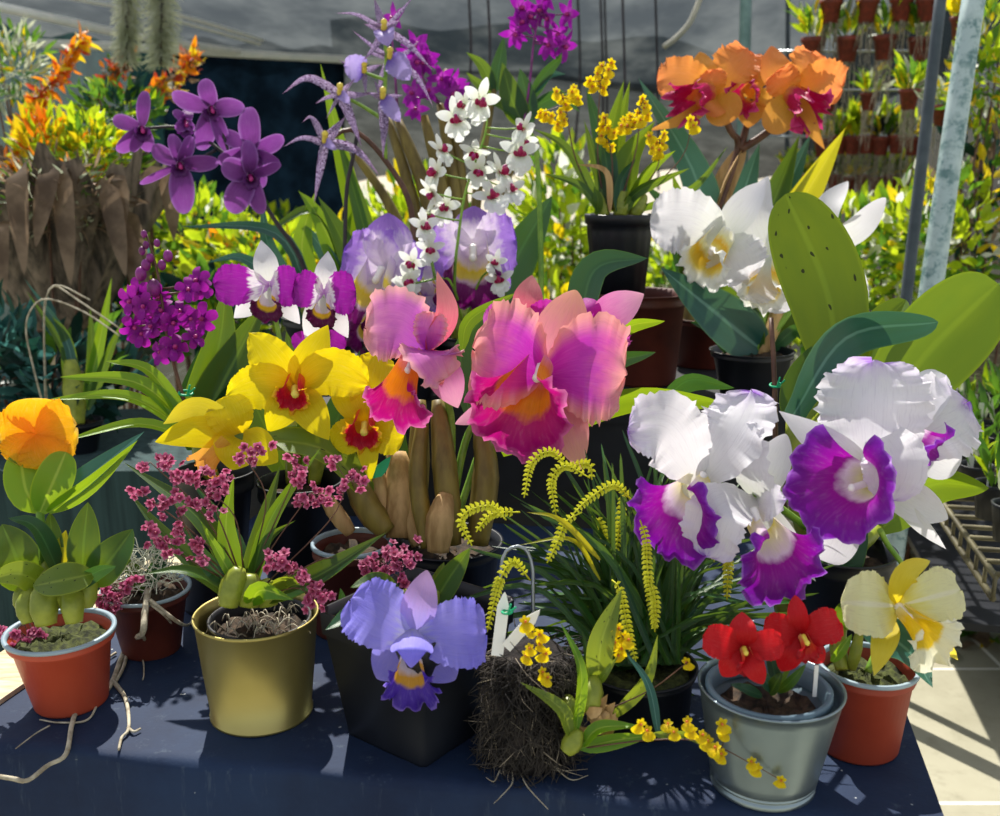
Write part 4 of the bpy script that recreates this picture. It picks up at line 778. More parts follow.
# --- 9: tassel orchid (lime chains) in its black pot
b0 = foot(640, 742, 96); T = Plant('potted_tassel_orchid', 'black pot of dark grassy leaves hung with lime-yellow flower tassels', 'potted orchid', b0, depth(b0) + .02)
base, top, rb, rt, o = pot(T, 640, 742, 96, 640, 664, 112, 'black_pl', soil='moss')
T.D = depth(top) - .01; cT = top
for k in range(96):
    an = R.uniform(-1, 1); side = R.random(); x0 = 640 + R.uniform(-36, 36); d0 = R.uniform(-3, 4)
    L_ = R.uniform(110, 260) * (1 - .25 * abs(an)); ang = an * 68 + R.uniform(-8, 8); dx, dy = math.sin(math.radians(ang)), -math.cos(math.radians(ang))
    d1 = d0 + R.uniform(-1, 14); droop = R.uniform(0, .35) * abs(dx) + R.uniform(-.03, .12)
    tip = (x0 + dx * L_ * 1.0, 655 + dy * L_ + droop * L_ * .9, d1); m_ = (x0 + dx * L_ * .45, 655 + dy * L_ * .62, (d0 + d1) / 2)
    T.leaf([(x0, 664, d0), m_, tip], R.uniform(4.5, 8), 'grass' if R.random() < .8 else 'leaf_dark', roll=R.uniform(-60, 60), a=.2, b=.3, base=.8, keel=.4, nu=9, nv=2)
mb = MB()
for k in range(170):
    an = R.gauss(0, .55); x0 = 640 + R.uniform(-40, 40); d0 = R.uniform(-2, 5); L_ = R.uniform(70, 215); dx, dy = math.sin(an * 1.1), -math.cos(an * 1.1); d1 = d0 + R.uniform(-3, 12); dr_ = R.uniform(-.05, .3) * abs(dx)
    blade(mb, T.pts([(x0, 664, d0), (x0 + dx * L_ * .45, 655 + dy * L_ * .62, (d0 + d1) / 2), (x0 + dx * L_, 655 + dy * L_ + dr_ * L_, d1)]), T.px(R.uniform(3.5, 6.5)), a=.2, b=.3, base=.8, keel=.4, nu=7, nv=2, roll=R.uniform(-60, 60))
tag(mb.build('grass_tuft', M['grass'], T.root), kind='stuff')
for qs, w_ in [([(600, 560, -4), (560, 520, -5), (526, 512, -5)], 7), ([(600, 580, -3), (572, 540, -4), (518, 545, -5)], 5)]: T.leaf(qs, w_, 'leaf_yellow', roll=30, b=.5)
def chain(pl, path, w0=7.5):
    """hanging tassel: a thread with two ranks of tiny overlapping blossoms"""
    pp = pl.pts(path); n_ = max(10, int(sum((pp[i + 1] - pp[i]).length for i in range(len(pp) - 1)) / pl.px(4.2))); cs = cr(pp, n_); mb = MB(); mb.tube(pp, pl.px(.8), n=5)
    for i in range(2, n_):
        t = (cs[i] - cs[i - 1]).normalized(); vw = to_cam(cs[i]); sd_ = t.cross(vw).normalized(); s_ = 1.25 * pl.px(w0) * (.6 + .4 * math.sin(math.pi * min(1, i / n_ * 1.05))) * .62
        for sg in (-1, 1):
            d_ = (sd_ * sg + vw * .35 - t * .15).normalized(); blade(mb, [cs[i], cs[i] + d_ * s_ * .6 + t * s_ * .1, cs[i] + d_ * s_ + t * s_ * .55], s_ * .7, nu=3, nv=2, cup=.3, base=.6); 
        mb.blob(cs[i] + vw * s_ * .35, s_ * .3, s_ * .3, s_ * .3, 6)
    return mb.build('flower_spike', M['chain'], pl.root)
for path in [[(530, 580, -6), (514, 562, -7), (500, 580, -7), (487, 632, -7)], [(506, 520, -5), (492, 506, -6), (470, 510, -6), (461, 522, -6), (472, 546, -6)], [(520, 512, -3), (492, 514, -4), (476, 532, -4)], [(570, 470, 2), (552, 452, 1), (532, 462, 1), (524, 498, 1)], [(590, 478, 0), (566, 466, 0), (552, 480, 0), (556, 515, 0)], [(560, 470, 3), (588, 464, 3), (592, 480, 3)],
             [(632, 500, -2), (614, 485, -3), (590, 498, -3), (574, 513, -4)], [(582, 512, -4), (566, 522, -4), (556, 545, -5), (547, 563, -5)], [(632, 500, 1), (624, 497, 0), (620, 522, 0), (615, 558, 0)], [(592, 516, 1), (600, 522, 1), (605, 536, 1), (612, 550, 1)], [(640, 520, -4), (646, 540, -5), (648, 575, -5), (655, 632, -5)], [(724, 540, -1), (728, 560, -2), (727, 600, -2)], [(612, 580, -5), (620, 590, -6), (628, 630, -6), (636, 662, -6)], [(650, 580, -5), (655, 600, -6), (655, 630, -6)], [(712, 530, 2), (717, 545, 2), (714, 562, 2)]]:
    chain(T, path, 7.6)

# --- white hanging label on a wire hook
tl = on_z(510, 690, TZ); H = Plant('plant_label', 'white plastic plant label on a bent wire hook beside the root ball', 'label', on_z(512, 740, TZ), 1.09)
mb = MB(); mb.tube(H.pts([(533, 735, 1), (533, 600, 1), (532, 565, 1), (524, 548, 1), (511, 548, 1), (503, 558, 1), (500, 585, 1)]), H.px(2), n=8); mb.build('wire_hook', M['wire'], H.root)
for (xa, ya), (xb_, yb_), w_ in [((497, 656), (505, 592), 11), ((506, 648), (540, 610), 10)]:
    a_, b_ = H.p((xa, ya, -9 if w_ == 11 else -9.4)), H.p((xb_, yb_, -9 if w_ == 11 else -9.4)); t_ = (b_ - a_).normalized(); s_ = t_.cross(FWD).normalized(); mb = MB(); hw = H.px(w_) / 2; b0_ = 0
    for o_ in (V(), FWD * .0012):
        for p_ in (a_ - s_ * hw, a_ + s_ * hw, b_ - t_ * hw * 2.4 + s_ * hw, b_ - t_ * hw * .5 + s_ * hw * .3, b_, b_ - t_ * hw * .5 - s_ * hw * .3, b_ - t_ * hw * 2.4 - s_ * hw): mb.v.append(p_ + o_); mb.uv.append((0, 0))
    mb.face(range(7)); mb.face([7 + k for k in range(7)][::-1])
    for k in range(7): mb.face((k, 7 + k, 7 + (k + 1) % 7, (k + 1) % 7))
    mb.build('tag', M['white_pl'], H.root, False)
tie(H, 507, 612, -9.5, 5)

# --- 10: the yellow cattleya with red lips
b0 = foot(346, 640, 64); Y = Plant('potted_cattleya', 'brown pot with arching yellow flowers whose lips are red', 'potted orchid', b0, depth(b0))
pot(Y, 346, 642, 62, 352, 542, 78, 'brown_pot', rim='rim_grey')
Y.flower((295, 388, -6), [(249, 333, 44, 'p_yellow', dict(d=0, b=.4, bow=-1, roll=-15, ruf=.04)), (328, 325, 34, 'p_yellow', dict(d=1, b=.46)), (368, 384, 46, 'p_yellow', dict(d=0, ruf=.06, b=.32, m=(330, 372))), (226, 396, 44, 'p_yellow', dict(d=-1, ruf=.06, b=.34, m=(262, 386))), (268, 432, 34, 'p_yellow', dict(d=-1, b=.45)), (329, 440, 34, 'p_yellow', dict(d=-1, b=.45))],
         dict(c=(296, 380, -6), ax=(0, -.75, 1), R=16, L=30, r0=9, opn=155, ruf=.22, rf=8, lower=1.2, mat='lip_yellow'), ([(295, 388, -7.5), (295, 394, -9)], 4), col_mat='col_y', label='largest yellow flower, facing forward')
Y.flower((365, 424, -4), [(378, 353, 46, 'p_yellow', dict(d=2, b=.3, ruf=.05)), (404, 436, 44, 'p_yellow', dict(d=-1, b=.25, ruf=.05, m=(388, 432))), (334, 446, 34, 'p_yellow', dict(d=-1, b=.3, ruf=.05)), (371, 482, 22, 'p_yellow', dict(d=-1, b=.5)), (344, 376, 40, 'p_yellow', dict(d=1, b=.3))],
         dict(c=(366, 416, -4), ax=(-.05, -.75, 1), R=18, L=32, r0=10, opn=155, ruf=.2, rf=8, lower=1.2, mat='lip_yellow'), ([(365, 424, -5.5), (364, 432, -7)], 4), col_mat='col_y', label='yellow flower with a red lip at the right of its spray')
Y.flower((240, 436, -8), [(155, 442, 30, 'p_yellow', dict(d=-2, b=.45, m=(196, 432))), (163, 424, 28, 'p_yelgreen', dict(d=-1, b=.5, m=(196, 410))), (232, 470, 44, 'p_yellow', dict(d=-2, b=.4)), (278, 462, 36, 'p_yellow', dict(d=-1, b=.4)), (222, 398, 44, 'p_yellow', dict(d=0, b=.3, ruf=.05))],
         dict(c=(224, 440, -9), ax=(-.6, -.75, .4), R=17, L=34, r0=9, opn=150, ruf=.2, rf=7, mat='p_orangegold'), None, label='yellow flower seen from the side, pointing left')
Y.stem([(386, 500, 0), (350, 440, -2), (300, 428, -4), (240, 436, -7.4)], 3.4, 2.6, 'stem_g'); Y.stem([(300, 428, -4), (298, 410, -5), (295, 390, -5.6)], 3, 2.4); Y.stem([(340, 438, -2.4), (356, 434, -3), (364, 425, -3.7)], 3, 2.4)
Y.leaf([(378, 506, -2), (320, 448, -6), (208, 440, -9)], 34, 'leaf_olive', roll=35, b=.4, base=.6); Y.leaf([(388, 500, -1), (350, 460, -2), (300, 438, -4)], 22, 'leaf', roll=-20); Y.leaf([(404, 500, 2), (396, 440, 3), (402, 402, 4)], 24, 'leaf_dark')
for qs, w_, mt in [([(388, 532, -3), (368, 508, -3), (350, 470, -4)], 26, 'cane'), ([(350, 532, -3), (338, 516, -4), (322, 492, -5)], 17, 'sheath'), ([(398, 538, -2), (400, 492, -1), (398, 452, 0)], 30, 'sheath'), ([(384, 528, -1), (380, 490, -1), (374, 466, -1)], 20, 'sheath'), ([(412, 540, 0), (418, 470, 1), (420, 400, 2)], 22, 'cane')]: Y.cane(qs, w_, mt)
mb = MB(); blade(mb, Y.pts([(373, 478, -4), (382, 468, -4), (391, 456, -4)]), Y.px(11), nu=6, nv=3); blade(mb, Y.pts([(375, 477, -4), (371, 472, -4.5), (374, 460, -4)]), Y.px(6), nu=6, nv=3); mb.build('plant_tie', M['tie'], Y.root)

# --- 11: the pink cattleya with the orange throat
b0 = foot(448, 642, 88); Q = Plant('potted_cattleya', 'black pot under the large pink flowers with orange and magenta throats', 'potted orchid', b0, 1.33)
pot(Q, 448, 642, 88, 448, 540, 108, 'black_pl')
PF = dict(ruf=.09, b=.27, a=.6, rf=4)
Q.flower((545, 374, -7), [(576, 290, 50, 'p_peach', dict(d=1, b=.36, a=.55, bow=-1)), (474, 350, 104, 'p_pink', dict(d=-1, m=(506, 356), bow=-2, roll=12, **PF)), (625, 376, 104, 'p_pink', dict(d=-1, m=(588, 368), bow=-2, roll=-10, **PF)), (581, 470, 38, 'p_peach', dict(d=-2, b=.45, s=(14, 20))), (455, 424, 28, 'p_pinkpale', dict(d=1, b=.4, m=(500, 404)))],
         dict(c=(538, 366, -7.5), ax=(-.4, -.75, 1), ecc=(-8, 12), R=47, L=50, r0=15, opn=152, ruf=.12, rf=8, lower=1.35, flare=1.3, zp=2.6, mat='lip_pink', dn=(-.1, -1)), ([(541, 366, -8.5), (537, 378, -10)], 4.5), col_mat='col_w', label='largest pink flower, orange throat open to the front')
Q.flower((428, 350, -6), [(366, 328, 72, 'p_pinkmauve', dict(d=-1, m=(400, 326), bow=-2, roll=15, **PF)), (437, 271, 32, 'p_salmon', dict(d=0, m=(446, 312), roll=45, b=.5)), (446, 378, 62, 'p_pinkmauve', dict(d=-4, m=(432, 356), bow=-3, ruf=.1, b=.25, roll=-40)), (458, 408, 34, 'p_pinkpale', dict(d=0, b=.45, s=(10, 8))), (432, 312, 32, 'p_pinkmauve', dict(d=-2, ruf=.14, b=.2)), (442, 386, 22, 'p_salmon', dict(d=-1, b=.4))],
         dict(c=(414, 352, -7), ax=(-.35, -1.1, .8), R=27, L=50, r0=10, opn=140, ruf=.16, rf=8, lower=1.7, ecc=(-6, 10), flare=1.3, zp=2.6, mat='lip_pink', dn=(-.1, -1)), ([(412, 360, -8), (408, 370, -9)], 3.5), label='pink flower left of the largest, turned left')
Q.flower((524, 322, -1), [(532, 275, 30, 'p_salmon', dict(d=1, b=.45)), (484, 326, 42, 'p_magenta', dict(d=0, ruf=.07, b=.25)), (560, 318, 40, 'p_magenta', dict(d=0, ruf=.08, b=.25)), (505, 366, 24, 'p_magenta', dict(d=1))], dict(c=(524, 326, -1), ax=(0, -.6, 1), R=18, L=24, r0=8, ruf=.15, mat='lip_pink'), None, label='pink flower half hidden behind the largest one')
Q.flower((594, 322, -1), [(644, 294, 36, 'p_pinkpale', dict(d=0, b=.45, a=.5)), (586, 358, 60, 'p_magenta', dict(d=-2, ruf=.08, b=.22)), (614, 356, 48, 'p_magenta', dict(d=-1, ruf=.1, b=.2)), (584, 298, 24, 'p_magenta', dict(d=1, b=.4))], dict(c=(592, 322, -1), ax=(.3, -.6, .8), R=18, L=24, r0=8, ruf=.15, mat='lip_pink'), None, label='magenta flower behind, its pointed sepal to the right')
Q.stem([(446, 545, 0), (470, 430, 2), (520, 390, -2), (544, 376, -6.4)], 4.4, 3.2); Q.stem([(444, 545, 0), (452, 430, 1), (440, 380, -2), (429, 352, -5.4)], 4.4, 3.2); Q.stem([(448, 545, 1), (490, 420, 4), (516, 350, 2), (524, 324, -.5)], 4, 3); Q.stem([(516, 350, 2), (560, 338, 2), (594, 324, -.6)], 3.4, 3)
for qs, w_, mt in [([(452, 545, 0), (446, 480, 0), (438, 400, 1)], 24, 'cane'), ([(478, 545, 1), (486, 470, 1), (480, 430, 1)], 26, 'cane'), ([(428, 548, -1), (418, 480, 0), (424, 410, 1)], 18, 'cane'), ([(420, 545, 2), (404, 500, 3), (392, 450, 4)], 22, 'sheath'), ([(438, 552, -3), (440, 520, -3), (446, 494, -2)], 26, 'sheath')]: Q.cane(qs, w_, mt)
Q.leaf([(595, 348, 3), (630, 326, 0), (665, 321, -3)], 17, 'leaf_bright', roll=30); Q.leaf([(580, 330, 6), (595, 270, 6), (648, 258, 4)], 40, 'leaf_dark', roll=-30, b=.45); Q.leaf([(500, 450, 3), (620, 400, 0), (718, 402, -3)], 34, 'leaf_clear', roll=40, b=.3, a=.3, base=.5); Q.leaf([(560, 430, 4), (600, 370, 6), (656, 352, 6)], 26, 'leaf_dark', roll=10); Q.leaf([(660, 404, 4), (690, 380, 2), (735, 388, 0)], 30, 'leaf_dark', roll=50, b=.45)
Q.leaf([(470, 420, 4), (462, 350, 5), (500, 300, 5)], 22, 'leaf_dark', roll=20); Q.leaf([(462, 350, 3), (470, 320, 2), (516, 293, 1)], 15, 'leaf', roll=20)
# ------------------------------------------------------------------ back row, on and behind the stand
def backpot(name, label, cat, xf, yf, wb, yr, wr, mat='black_pl', z=SZ, D=None, rim=None, xr=None, soil='soil'):
    b = foot(xf, yf, wb, z); pl = Plant(name, label, cat, b, depth(b)); pot(pl, xf, yf, wb, xr or xf, yr, wr, mat, rim=rim, z=z, soil=soil); return pl

# --- vivid magenta spike
VN = backpot('potted_vanda', 'tall black pot behind the gold tin with strap leaves and a vivid magenta flower spike', 'potted orchid', 214, 618, 58, 470, 80, z=TZ, D=1.46)
ax = [(196, 440, 2), (184, 400, 0), (168, 340, 0), (158, 275, 0), (146, 233, 0)]
spv = [(131, 300), (144, 306), (138, 292), (188, 290), (198, 281), (202, 288), (154, 318), (163, 312), (172, 322), (180, 312), (190, 318), (203, 318), (133, 326), (142, 334), (152, 328), (162, 352), (174, 348), (194, 338), (160, 296)]
o = spray(VN, ax, 'vanda', spv, 15, 'stem_b', sr=2.4, jit=45, dz=2)
mb = MB()
for x, y, r in [(144, 234, 3.2), (146, 245, 3.4), (142, 251, 3.6), (157, 243, 3.4), (168, 256, 5), (146, 265, 5), (162, 265, 4.4), (141, 274, 6), (154, 288, 7.5), (150, 258, 4)]:
    p_ = VN.p((x, y, -.4)); mb.blob(p_, VN.px(r), VN.px(r), VN.px(r * 1.25), 10)
mb.build('bud', M['bud_v'], o)
for qs, w_, mt, ro in [([(190, 430, 0), (150, 372, -1), (106, 361, -3)], 16, 'leaf_bright', 30), ([(192, 432, 0), (140, 384, -2), (60, 377, -5)], 18, 'leaf_bright', 25), ([(194, 436, -1), (130, 398, -3), (50, 399, -7)], 15, 'leaf_bright', 35), ([(198, 442, -2), (140, 424, -4), (66, 440, -8)], 13, 'leaf_bright', 40), ([(200, 436, 1), (236, 400, 2), (258, 386, 3)], 16, 'leaf_bright', -20),
                       ([(198, 430, 2), (220, 340, 4), (226, 280, 5)], 46, 'leaf', 10), ([(204, 420, 2), (240, 350, 4), (266, 300, 6)], 44, 'leaf', -10), ([(214, 430, 3), (246, 380, 5), (262, 330, 7)], 40, 'leaf_dark', 20), ([(210, 440, 0), (238, 420, -1), (262, 396, 0)], 22, 'leaf', 0), ([(200, 450, 2), (194, 400, 4), (198, 350, 6)], 40, 'leaf_dark', 0)]: VN.leaf(qs, w_, mt, roll=ro, b=.35 if w_ < 20 else .5, a=.25, keel=.4, base=.6)
VN.cane([(214, 480, 0), (204, 460, 0), (196, 425, 1)], 18, 'bulb'); tie(VN, 186, 393, -.5, 7)

# --- white dorsal, magenta-splashed pair
S = backpot('potted_cattleya', 'black pot whose white flowers have magenta-splashed petals and plum lips', 'potted orchid', 300, 612, 60, 480, 84, z=TZ, D=1.5)
def semi(c, dors, lp, rp, lo, ro, lip, lab):
    S.flower(c, [(dors[0], dors[1], dors[2], 'p_white', dict(d=1, b=.5)), (lo[0], lo[1], 24, 'p_white', dict(d=1, b=.45)), (ro[0], ro[1], 22, 'p_white', dict(d=1, b=.45)), (lp[0], lp[1], lp[2], 'p_semi', dict(d=-1, ruf=.08, b=.28, a=.7)), (rp[0], rp[1], rp[2], 'p_semi', dict(d=-1, ruf=.08, b=.28, a=.7))],
             dict(c=(c[0], c[1] + 4, (c[2] if len(c) > 2 else 0) - .3), ax=(0, -1.0, .9), R=lip, L=lip * 1.9, r0=lip * .5, opn=150, ruf=.1, rf=7, lower=1.25, mat='lip_semi'), ([(c[0], c[1] + 2, -1.5), (c[0], c[1] + 10, -2.6)], 3), label=lab)
semi((270, 286, -4), (261, 240, 24), (214, 284, 40), (299, 286, 40), (234, 318), (300, 324), 15, 'left flower with a white upright sepal')
semi((324, 294, -5), (328, 251, 22), (294, 286, 36), (356, 292, 42), (306, 340), (348, 338), 14, 'right flower with a white upright sepal')
S.flower((316, 338, -3), [(292, 344, 20, 'p_semi', dict(b=.3, ruf=.05)), (345, 348, 26, 'p_semi', dict(b=.3, ruf=.05)), (318, 362, 18, 'p_white', {})], dict(c=(317, 340, -3), ax=(0, -1, .8), R=12, L=20, r0=6, ruf=.1, mat='lip_semi'), None, label='lowest flower, only its magenta petal tips showing')
S.stem([(300, 484), (290, 400, 0), (276, 320, -1), (270, 288, -3.6)], 3, 2.4); S.stem([(302, 484), (310, 400, 0), (318, 330, -2), (324, 296, -4.6)], 3, 2.4); S.stem([(310, 400, 0), (314, 370, -1), (316, 340, -2.6)], 2.4, 2)
S.leaf([(300, 470, 3), (300, 400, 5), (286, 330, 6)], 40, 'leaf', b=.5); S.leaf([(316, 470, 2), (345, 400, 4), (360, 350, 5)], 34, 'leaf_dark', b=.5); S.leaf([(290, 480, 2), (262, 420, 3), (238, 372, 4)], 34, 'leaf', b=.5); S.leaf([(352, 430, 2), (352, 390, 2), (348, 352, 2)], 20, 'leaf_clear')
for qs, w_ in [([(292, 484), (294, 440, 0), (298, 400, 1)], 16), ([(314, 484), (318, 450, 0), (320, 410, 1)], 16)]: S.cane(qs, w_, 'bulb')

# --- lavender pair with plum lips
L = backpot('potted_cattleya', 'black pot on the stand under ruffled lavender flowers with plum lips', 'potted orchid', 400, 405, 62, 338, 84, D=1.62)
L.D += .03
LF = dict(ruf=.09, b=.28, a=.6)
L.flower((388, 268, -8), [(388, 213, 48, 'p_lav', dict(d=1, b=.4, bow=-1)), (344, 252, 56, 'p_lav', dict(d=0, **LF)), (420, 280, 60, 'p_lav', dict(d=-1, bow=-2, **LF)), (408, 236, 44, 'p_lav', dict(d=1, b=.3)), (348, 318, 24, 'p_lav', dict(d=2)), (408, 316, 26, 'p_lav', dict(d=1))],
         dict(c=(382, 262, -9), ax=(-.35, -1.1, .9), R=28, L=54, r0=14, opn=125, ruf=.14, rf=8, lower=1.7, ecc=(0, 8), mat='lip_lav', flare=1.4, zp=2.4), ([(382, 268, -10), (376, 280, -11)], 4), label='left lavender flower')
L.flower((474, 246, -8), [(430, 256, 62, 'p_lav', dict(d=0, **LF)), (516, 240, 62, 'p_lav', dict(d=0, **LF)), (474, 206, 40, 'p_lav', dict(d=1, b=.4)), (440, 292, 24, 'p_lav', dict(d=2)), (510, 288, 24, 'p_lav', dict(d=2))],
         dict(c=(473, 238, -9), ax=(0, -1.1, .9), R=27, L=46, r0=14, opn=120, ruf=.12, rf=8, lower=1.7, ecc=(0, 8), mat='lip_lav', flare=1.4, zp=2.4, dn=(0, -1)), ([(473, 246, -10), (473, 258, -11)], 4), label='right lavender flower')
L.flower((378, 322, -7), [(350, 318, 30, 'p_lav', dict(d=0, **LF)), (412, 318, 34, 'p_lav', dict(d=0, **LF)), (380, 300, 26, 'p_lav', dict(d=1))], dict(c=(376, 312, -8), ax=(0, -1.1, .9), R=26, L=36, r0=11, opn=150, ruf=.14, rf=8, lower=1.2, mat='lip_lav', flare=1.4, zp=2.4), None, label='lowest lavender flower, mostly a plum lip')
L.flower((428, 282, -5), [(420, 300, 34, 'p_lav', dict(ruf=.08, b=.25)), (450, 310, 30, 'p_lav', dict(ruf=.08, b=.25)), (440, 262, 24, 'p_lav', {})], dict(c=(428, 278, -5), ax=(0, -1, .9), R=16, L=26, r0=8, ruf=.14, mat='lip_lav'), None, label='small lavender flower between the two large ones')
L.stem([(402, 342), (396, 310, -3), (390, 274, -7.5)], 4, 3); L.stem([(404, 342), (440, 300, -3), (470, 262, -6), (474, 248, -7.5)], 4, 3); L.stem([(398, 342), (386, 336, -4), (379, 324, -6.6)], 3.4, 3); L.stem([(402, 342), (416, 312, -3), (428, 284, -4.6)], 3, 2.6)
L.leaf([(404, 340, 3), (396, 280, 5), (376, 220, 6)], 30, 'leaf'); L.leaf([(400, 345, 2), (428, 330, 2), (440, 300, 2)], 26, 'leaf_dark'); L.leaf([(414, 342, 4), (450, 300, 6), (480, 290, 7)], 30, 'leaf_dark', roll=20); L.leaf([(396, 350, 2), (376, 360, 0), (362, 380, -2)], 24, 'leaf_dark')

# --- white cascade with ruby lips
E = backpot('potted_encyclia', 'black pot on the stand trailing a spray of white flowers with ruby lips', 'potted orchid', 470, 402, 56, 334, 74, D=1.6)
sp1 = [(455, 268, -12), (458, 240, -12), (466, 190, -11), (486, 130, -10), (484, 96, -9)]
ivp = [(480, 100), (456, 118), (464, 104), (524, 128), (519, 152), (441, 150), (437, 172), (475, 152), (479, 170), (432, 192), (500, 172), (511, 190), (428, 214), (446, 206), (492, 196), (524, 140)]
spray(E, [(470, 336, 0), (456, 300, -8)] + sp1, 'ivory', [(x, y, -11) for x, y in ivp], 19, 'stem_g', sr=1.8, jit=58, dz=1.5)
spray(E, [(458, 300, -8), (452, 285, -12), (444, 278, -13), (412, 284, -14)], 'ivory', [(x, y, -14) for x, y in [(408, 280), (404, 296), (412, 262), (424, 226), (430, 248)]], 18, 'stem_g', sr=1.6, jit=40, dz=1)
spray(E, [(466, 320, -4), (480, 280, -10), (494, 268, -13)], 'ivory', [(x, y, -13) for x, y in [(496, 262), (500, 280)]], 15, 'stem_g', sr=1.6, jit=40, dz=1)
E.stem([(540, 336, 0), (541, 260, 0), (537, 160, 0), (528, 128, -5), (520, 128, -10)], 3.2, 2, 'stem_g', 'flower_stem')
E.leaf([(478, 340, 2), (510, 270, 3), (552, 196, 5)], 46, 'leaf_dark', b=.4, roll=10); E.leaf([(466, 342, 3), (498, 310, 4), (524, 262, 6)], 30, 'leaf_dark'); E.leaf([(486, 340, 0), (496, 310, -2), (505, 276, -2)], 18, 'leaf')
for qs, w_ in [([(462, 340), (460, 322, 0), (462, 304, 1)], 24), ([(482, 340), (484, 322, 0), (482, 300, 1)], 24)]: E.cane(qs, w_, 'bulb')

# --- spotted spider orchid
P_ = backpot('potted_spider_orchid', 'brown pot whose spidery spotted lavender flowers have long thin petals', 'potted orchid', 408, 382, 60, 312, 82, 'brown_pot', D=1.74)
def spider(c, arms, lip, lab):
    f = P_.flower(c, [(x, y, w_ * .8, 'p_spider', dict(m=m, d=R.uniform(-3, 3), a=.25, b=.55, base=.5, nv=4, nu=14, bow=0, cup=.5)) for x, y, w_, m in arms], None, ([(c[0], c[1], c[2] - .5), (c[0], c[1] - 8, c[2] - 2)], 3.2), label=lab, col_mat='col_y')
    if lip:
        mb = MB(); a_ = P_.p((c[0], c[1], c[2] - .6)); b_ = P_.p((lip[0], lip[1], c[2] - 3)); blade(mb, [a_, a_.lerp(b_, .5) - FWD * .012, b_], P_.px(lip[2]), a=.6, b=.35, ruf=.1, cup=.4); mb.build('lip', M['lip_spider'], f)
spider((384, 30, -4), [(374, -2, 11, None), (335, 13, 6, (358, 15)), (414, -4, 6, (402, 10)), (364, 24, 10, None), (400, 20, 12, None), (434, 72, 9, (408, 44)), (362, 62, 9, (374, 48))], (388, 46, 20), 'topmost spider flower')
spider((390, 58, -2), [(352, 30, 6, (372, 46)), (420, 40, 8, (404, 54)), (378, 100, 8, (382, 76)), (366, 52, 8, None), (434, 108, 9, (416, 76))], (410, 80, 24), 'second spider flower from the top')
spider((364, 72, -1), [(338, 60, 6, None), (352, 84, 8, (356, 76)), (382, 64, 8, None), (366, 96, 7, None)], (344, 66, 26), 'spider flower turned left with a broad lip')
spider((340, 94, -5), [(282, 94, 11, (308, 78)), (315, 104, 6, (326, 98)), (326, 119, 5, None), (374, 93, 9, (356, 95)), (362, 148, 13, (350, 116)), (356, 78, 7, None)], (350, 104, 10), 'spider flower with a petal arching far left')
spider((325, 142, -7), [(302, 122, 9, (312, 118)), (283, 147, 7, (302, 138)), (346, 116, 13, None), (314, 204, 11, (320, 170)), (380, 176, 12, (356, 150)), (312, 142, 9, None)], (336, 150, 9), 'lowest spider flower')
spider((383, 98, -3), [(383, 159, 13, (384, 126)), (404, 95, 8, None), (366, 92, 8, None), (374, 80, 7, None)], (400, 122, 16), 'spider flower hanging a long sepal straight down')
P_.stem([(408, 316), (412, 215, 0), (385, 160, -1), (352, 130, -4), (326, 142, -6.6)], 4, 2, 'stem_b', 'flower_stem'); P_.stem([(385, 160, -1), (384, 110, -2), (386, 60, -2), (384, 30, -3.6)], 2.6, 1.6, 'stem_g', 'flower_stem'); P_.stem([(384, 120, -2), (362, 106, -3), (341, 95, -4.6)], 2, 1.4); P_.stem([(386, 80, -2), (374, 76, -2), (364, 72, -1.6)], 1.8, 1.4); P_.stem([(344, 320, -2), (346, 200, -3), (352, 162, -4), (358, 130, -3)], 2, 2, 'stem_d', 'stake')
for qs, w_, mt, ro in [([(380, 330, 0), (342, 240, 0), (318, 196, 1)], 28, 'leaf', 20), ([(372, 330, 1), (320, 220, 2), (298, 190, 4)], 26, 'leaf_bright', 0), ([(388, 330, 2), (362, 220, 3), (336, 132, 4)], 24, 'leaf', 30), ([(366, 330, 1), (330, 260, 2), (300, 220, 3)], 24, 'leaf_blue', -20), ([(384, 330, 3), (350, 190, 5), (320, 62, 7)], 22, 'leaf_bright', 0), ([(360, 320, 2), (320, 212, 3), (250, 244, 1)], 18, 'leaf', 40), ([(392, 330, 3), (372, 260, 4), (350, 225, 6)], 22, 'leaf_bright', 10)]: P_.leaf(qs, w_, mt, roll=ro, b=.5)
for qs, w_ in [([(392, 330), (388, 300, 0), (384, 280, 0)], 24), ([(416, 330), (420, 300, 0), (418, 276, 0)], 24)]: P_.cane(qs, w_, 'bulb')

# --- hot purple dendrobium: canes behind the spider orchid
DN = backpot('potted_dendrobium', 'rust-red pot of tall brown canes with hot purple flower clusters', 'potted orchid', 445, 366, 66, 300, 90, 'terracotta_d', D=1.98)
for qs, w_ in [([(446, 304), (428, 200, 0), (398, 120, 1)], 15), ([(438, 304), (410, 190, 1), (388, 118, 2)], 12), ([(452, 304), (444, 200, 0), (424, 116, 0)], 14), ([(458, 304), (456, 200, 1), (440, 104, 2)], 13), ([(464, 304), (462, 190, 2), (446, 70, 3)], 11), ([(430, 304), (392, 210, 1), (352, 150, 0)], 10), ([(470, 304), (500, 200, 3), (524, 120, 4)], 11), ([(466, 304), (480, 170, 4), (494, 90, 6)], 10)]: DN.cane(qs, w_)
def cluster(pts, sp, n=1): spray(DN, pts, 'dend', [(x + R.gauss(0, 3), y + R.gauss(0, 3), pts[-1][2]) for x, y in sp for k in range(n)], 17, 'bud_v', sr=1.6, jit=50, dz=2)
cluster([(524, 124, 4), (530, 80, 2), (534, 40, 0), (540, 14, 0)], [(514, 24), (520, 10), (538, 8), (552, 18), (546, 2), (552, 40), (560, 44), (558, 32), (530, 22), (512, 32), (562, 12)])
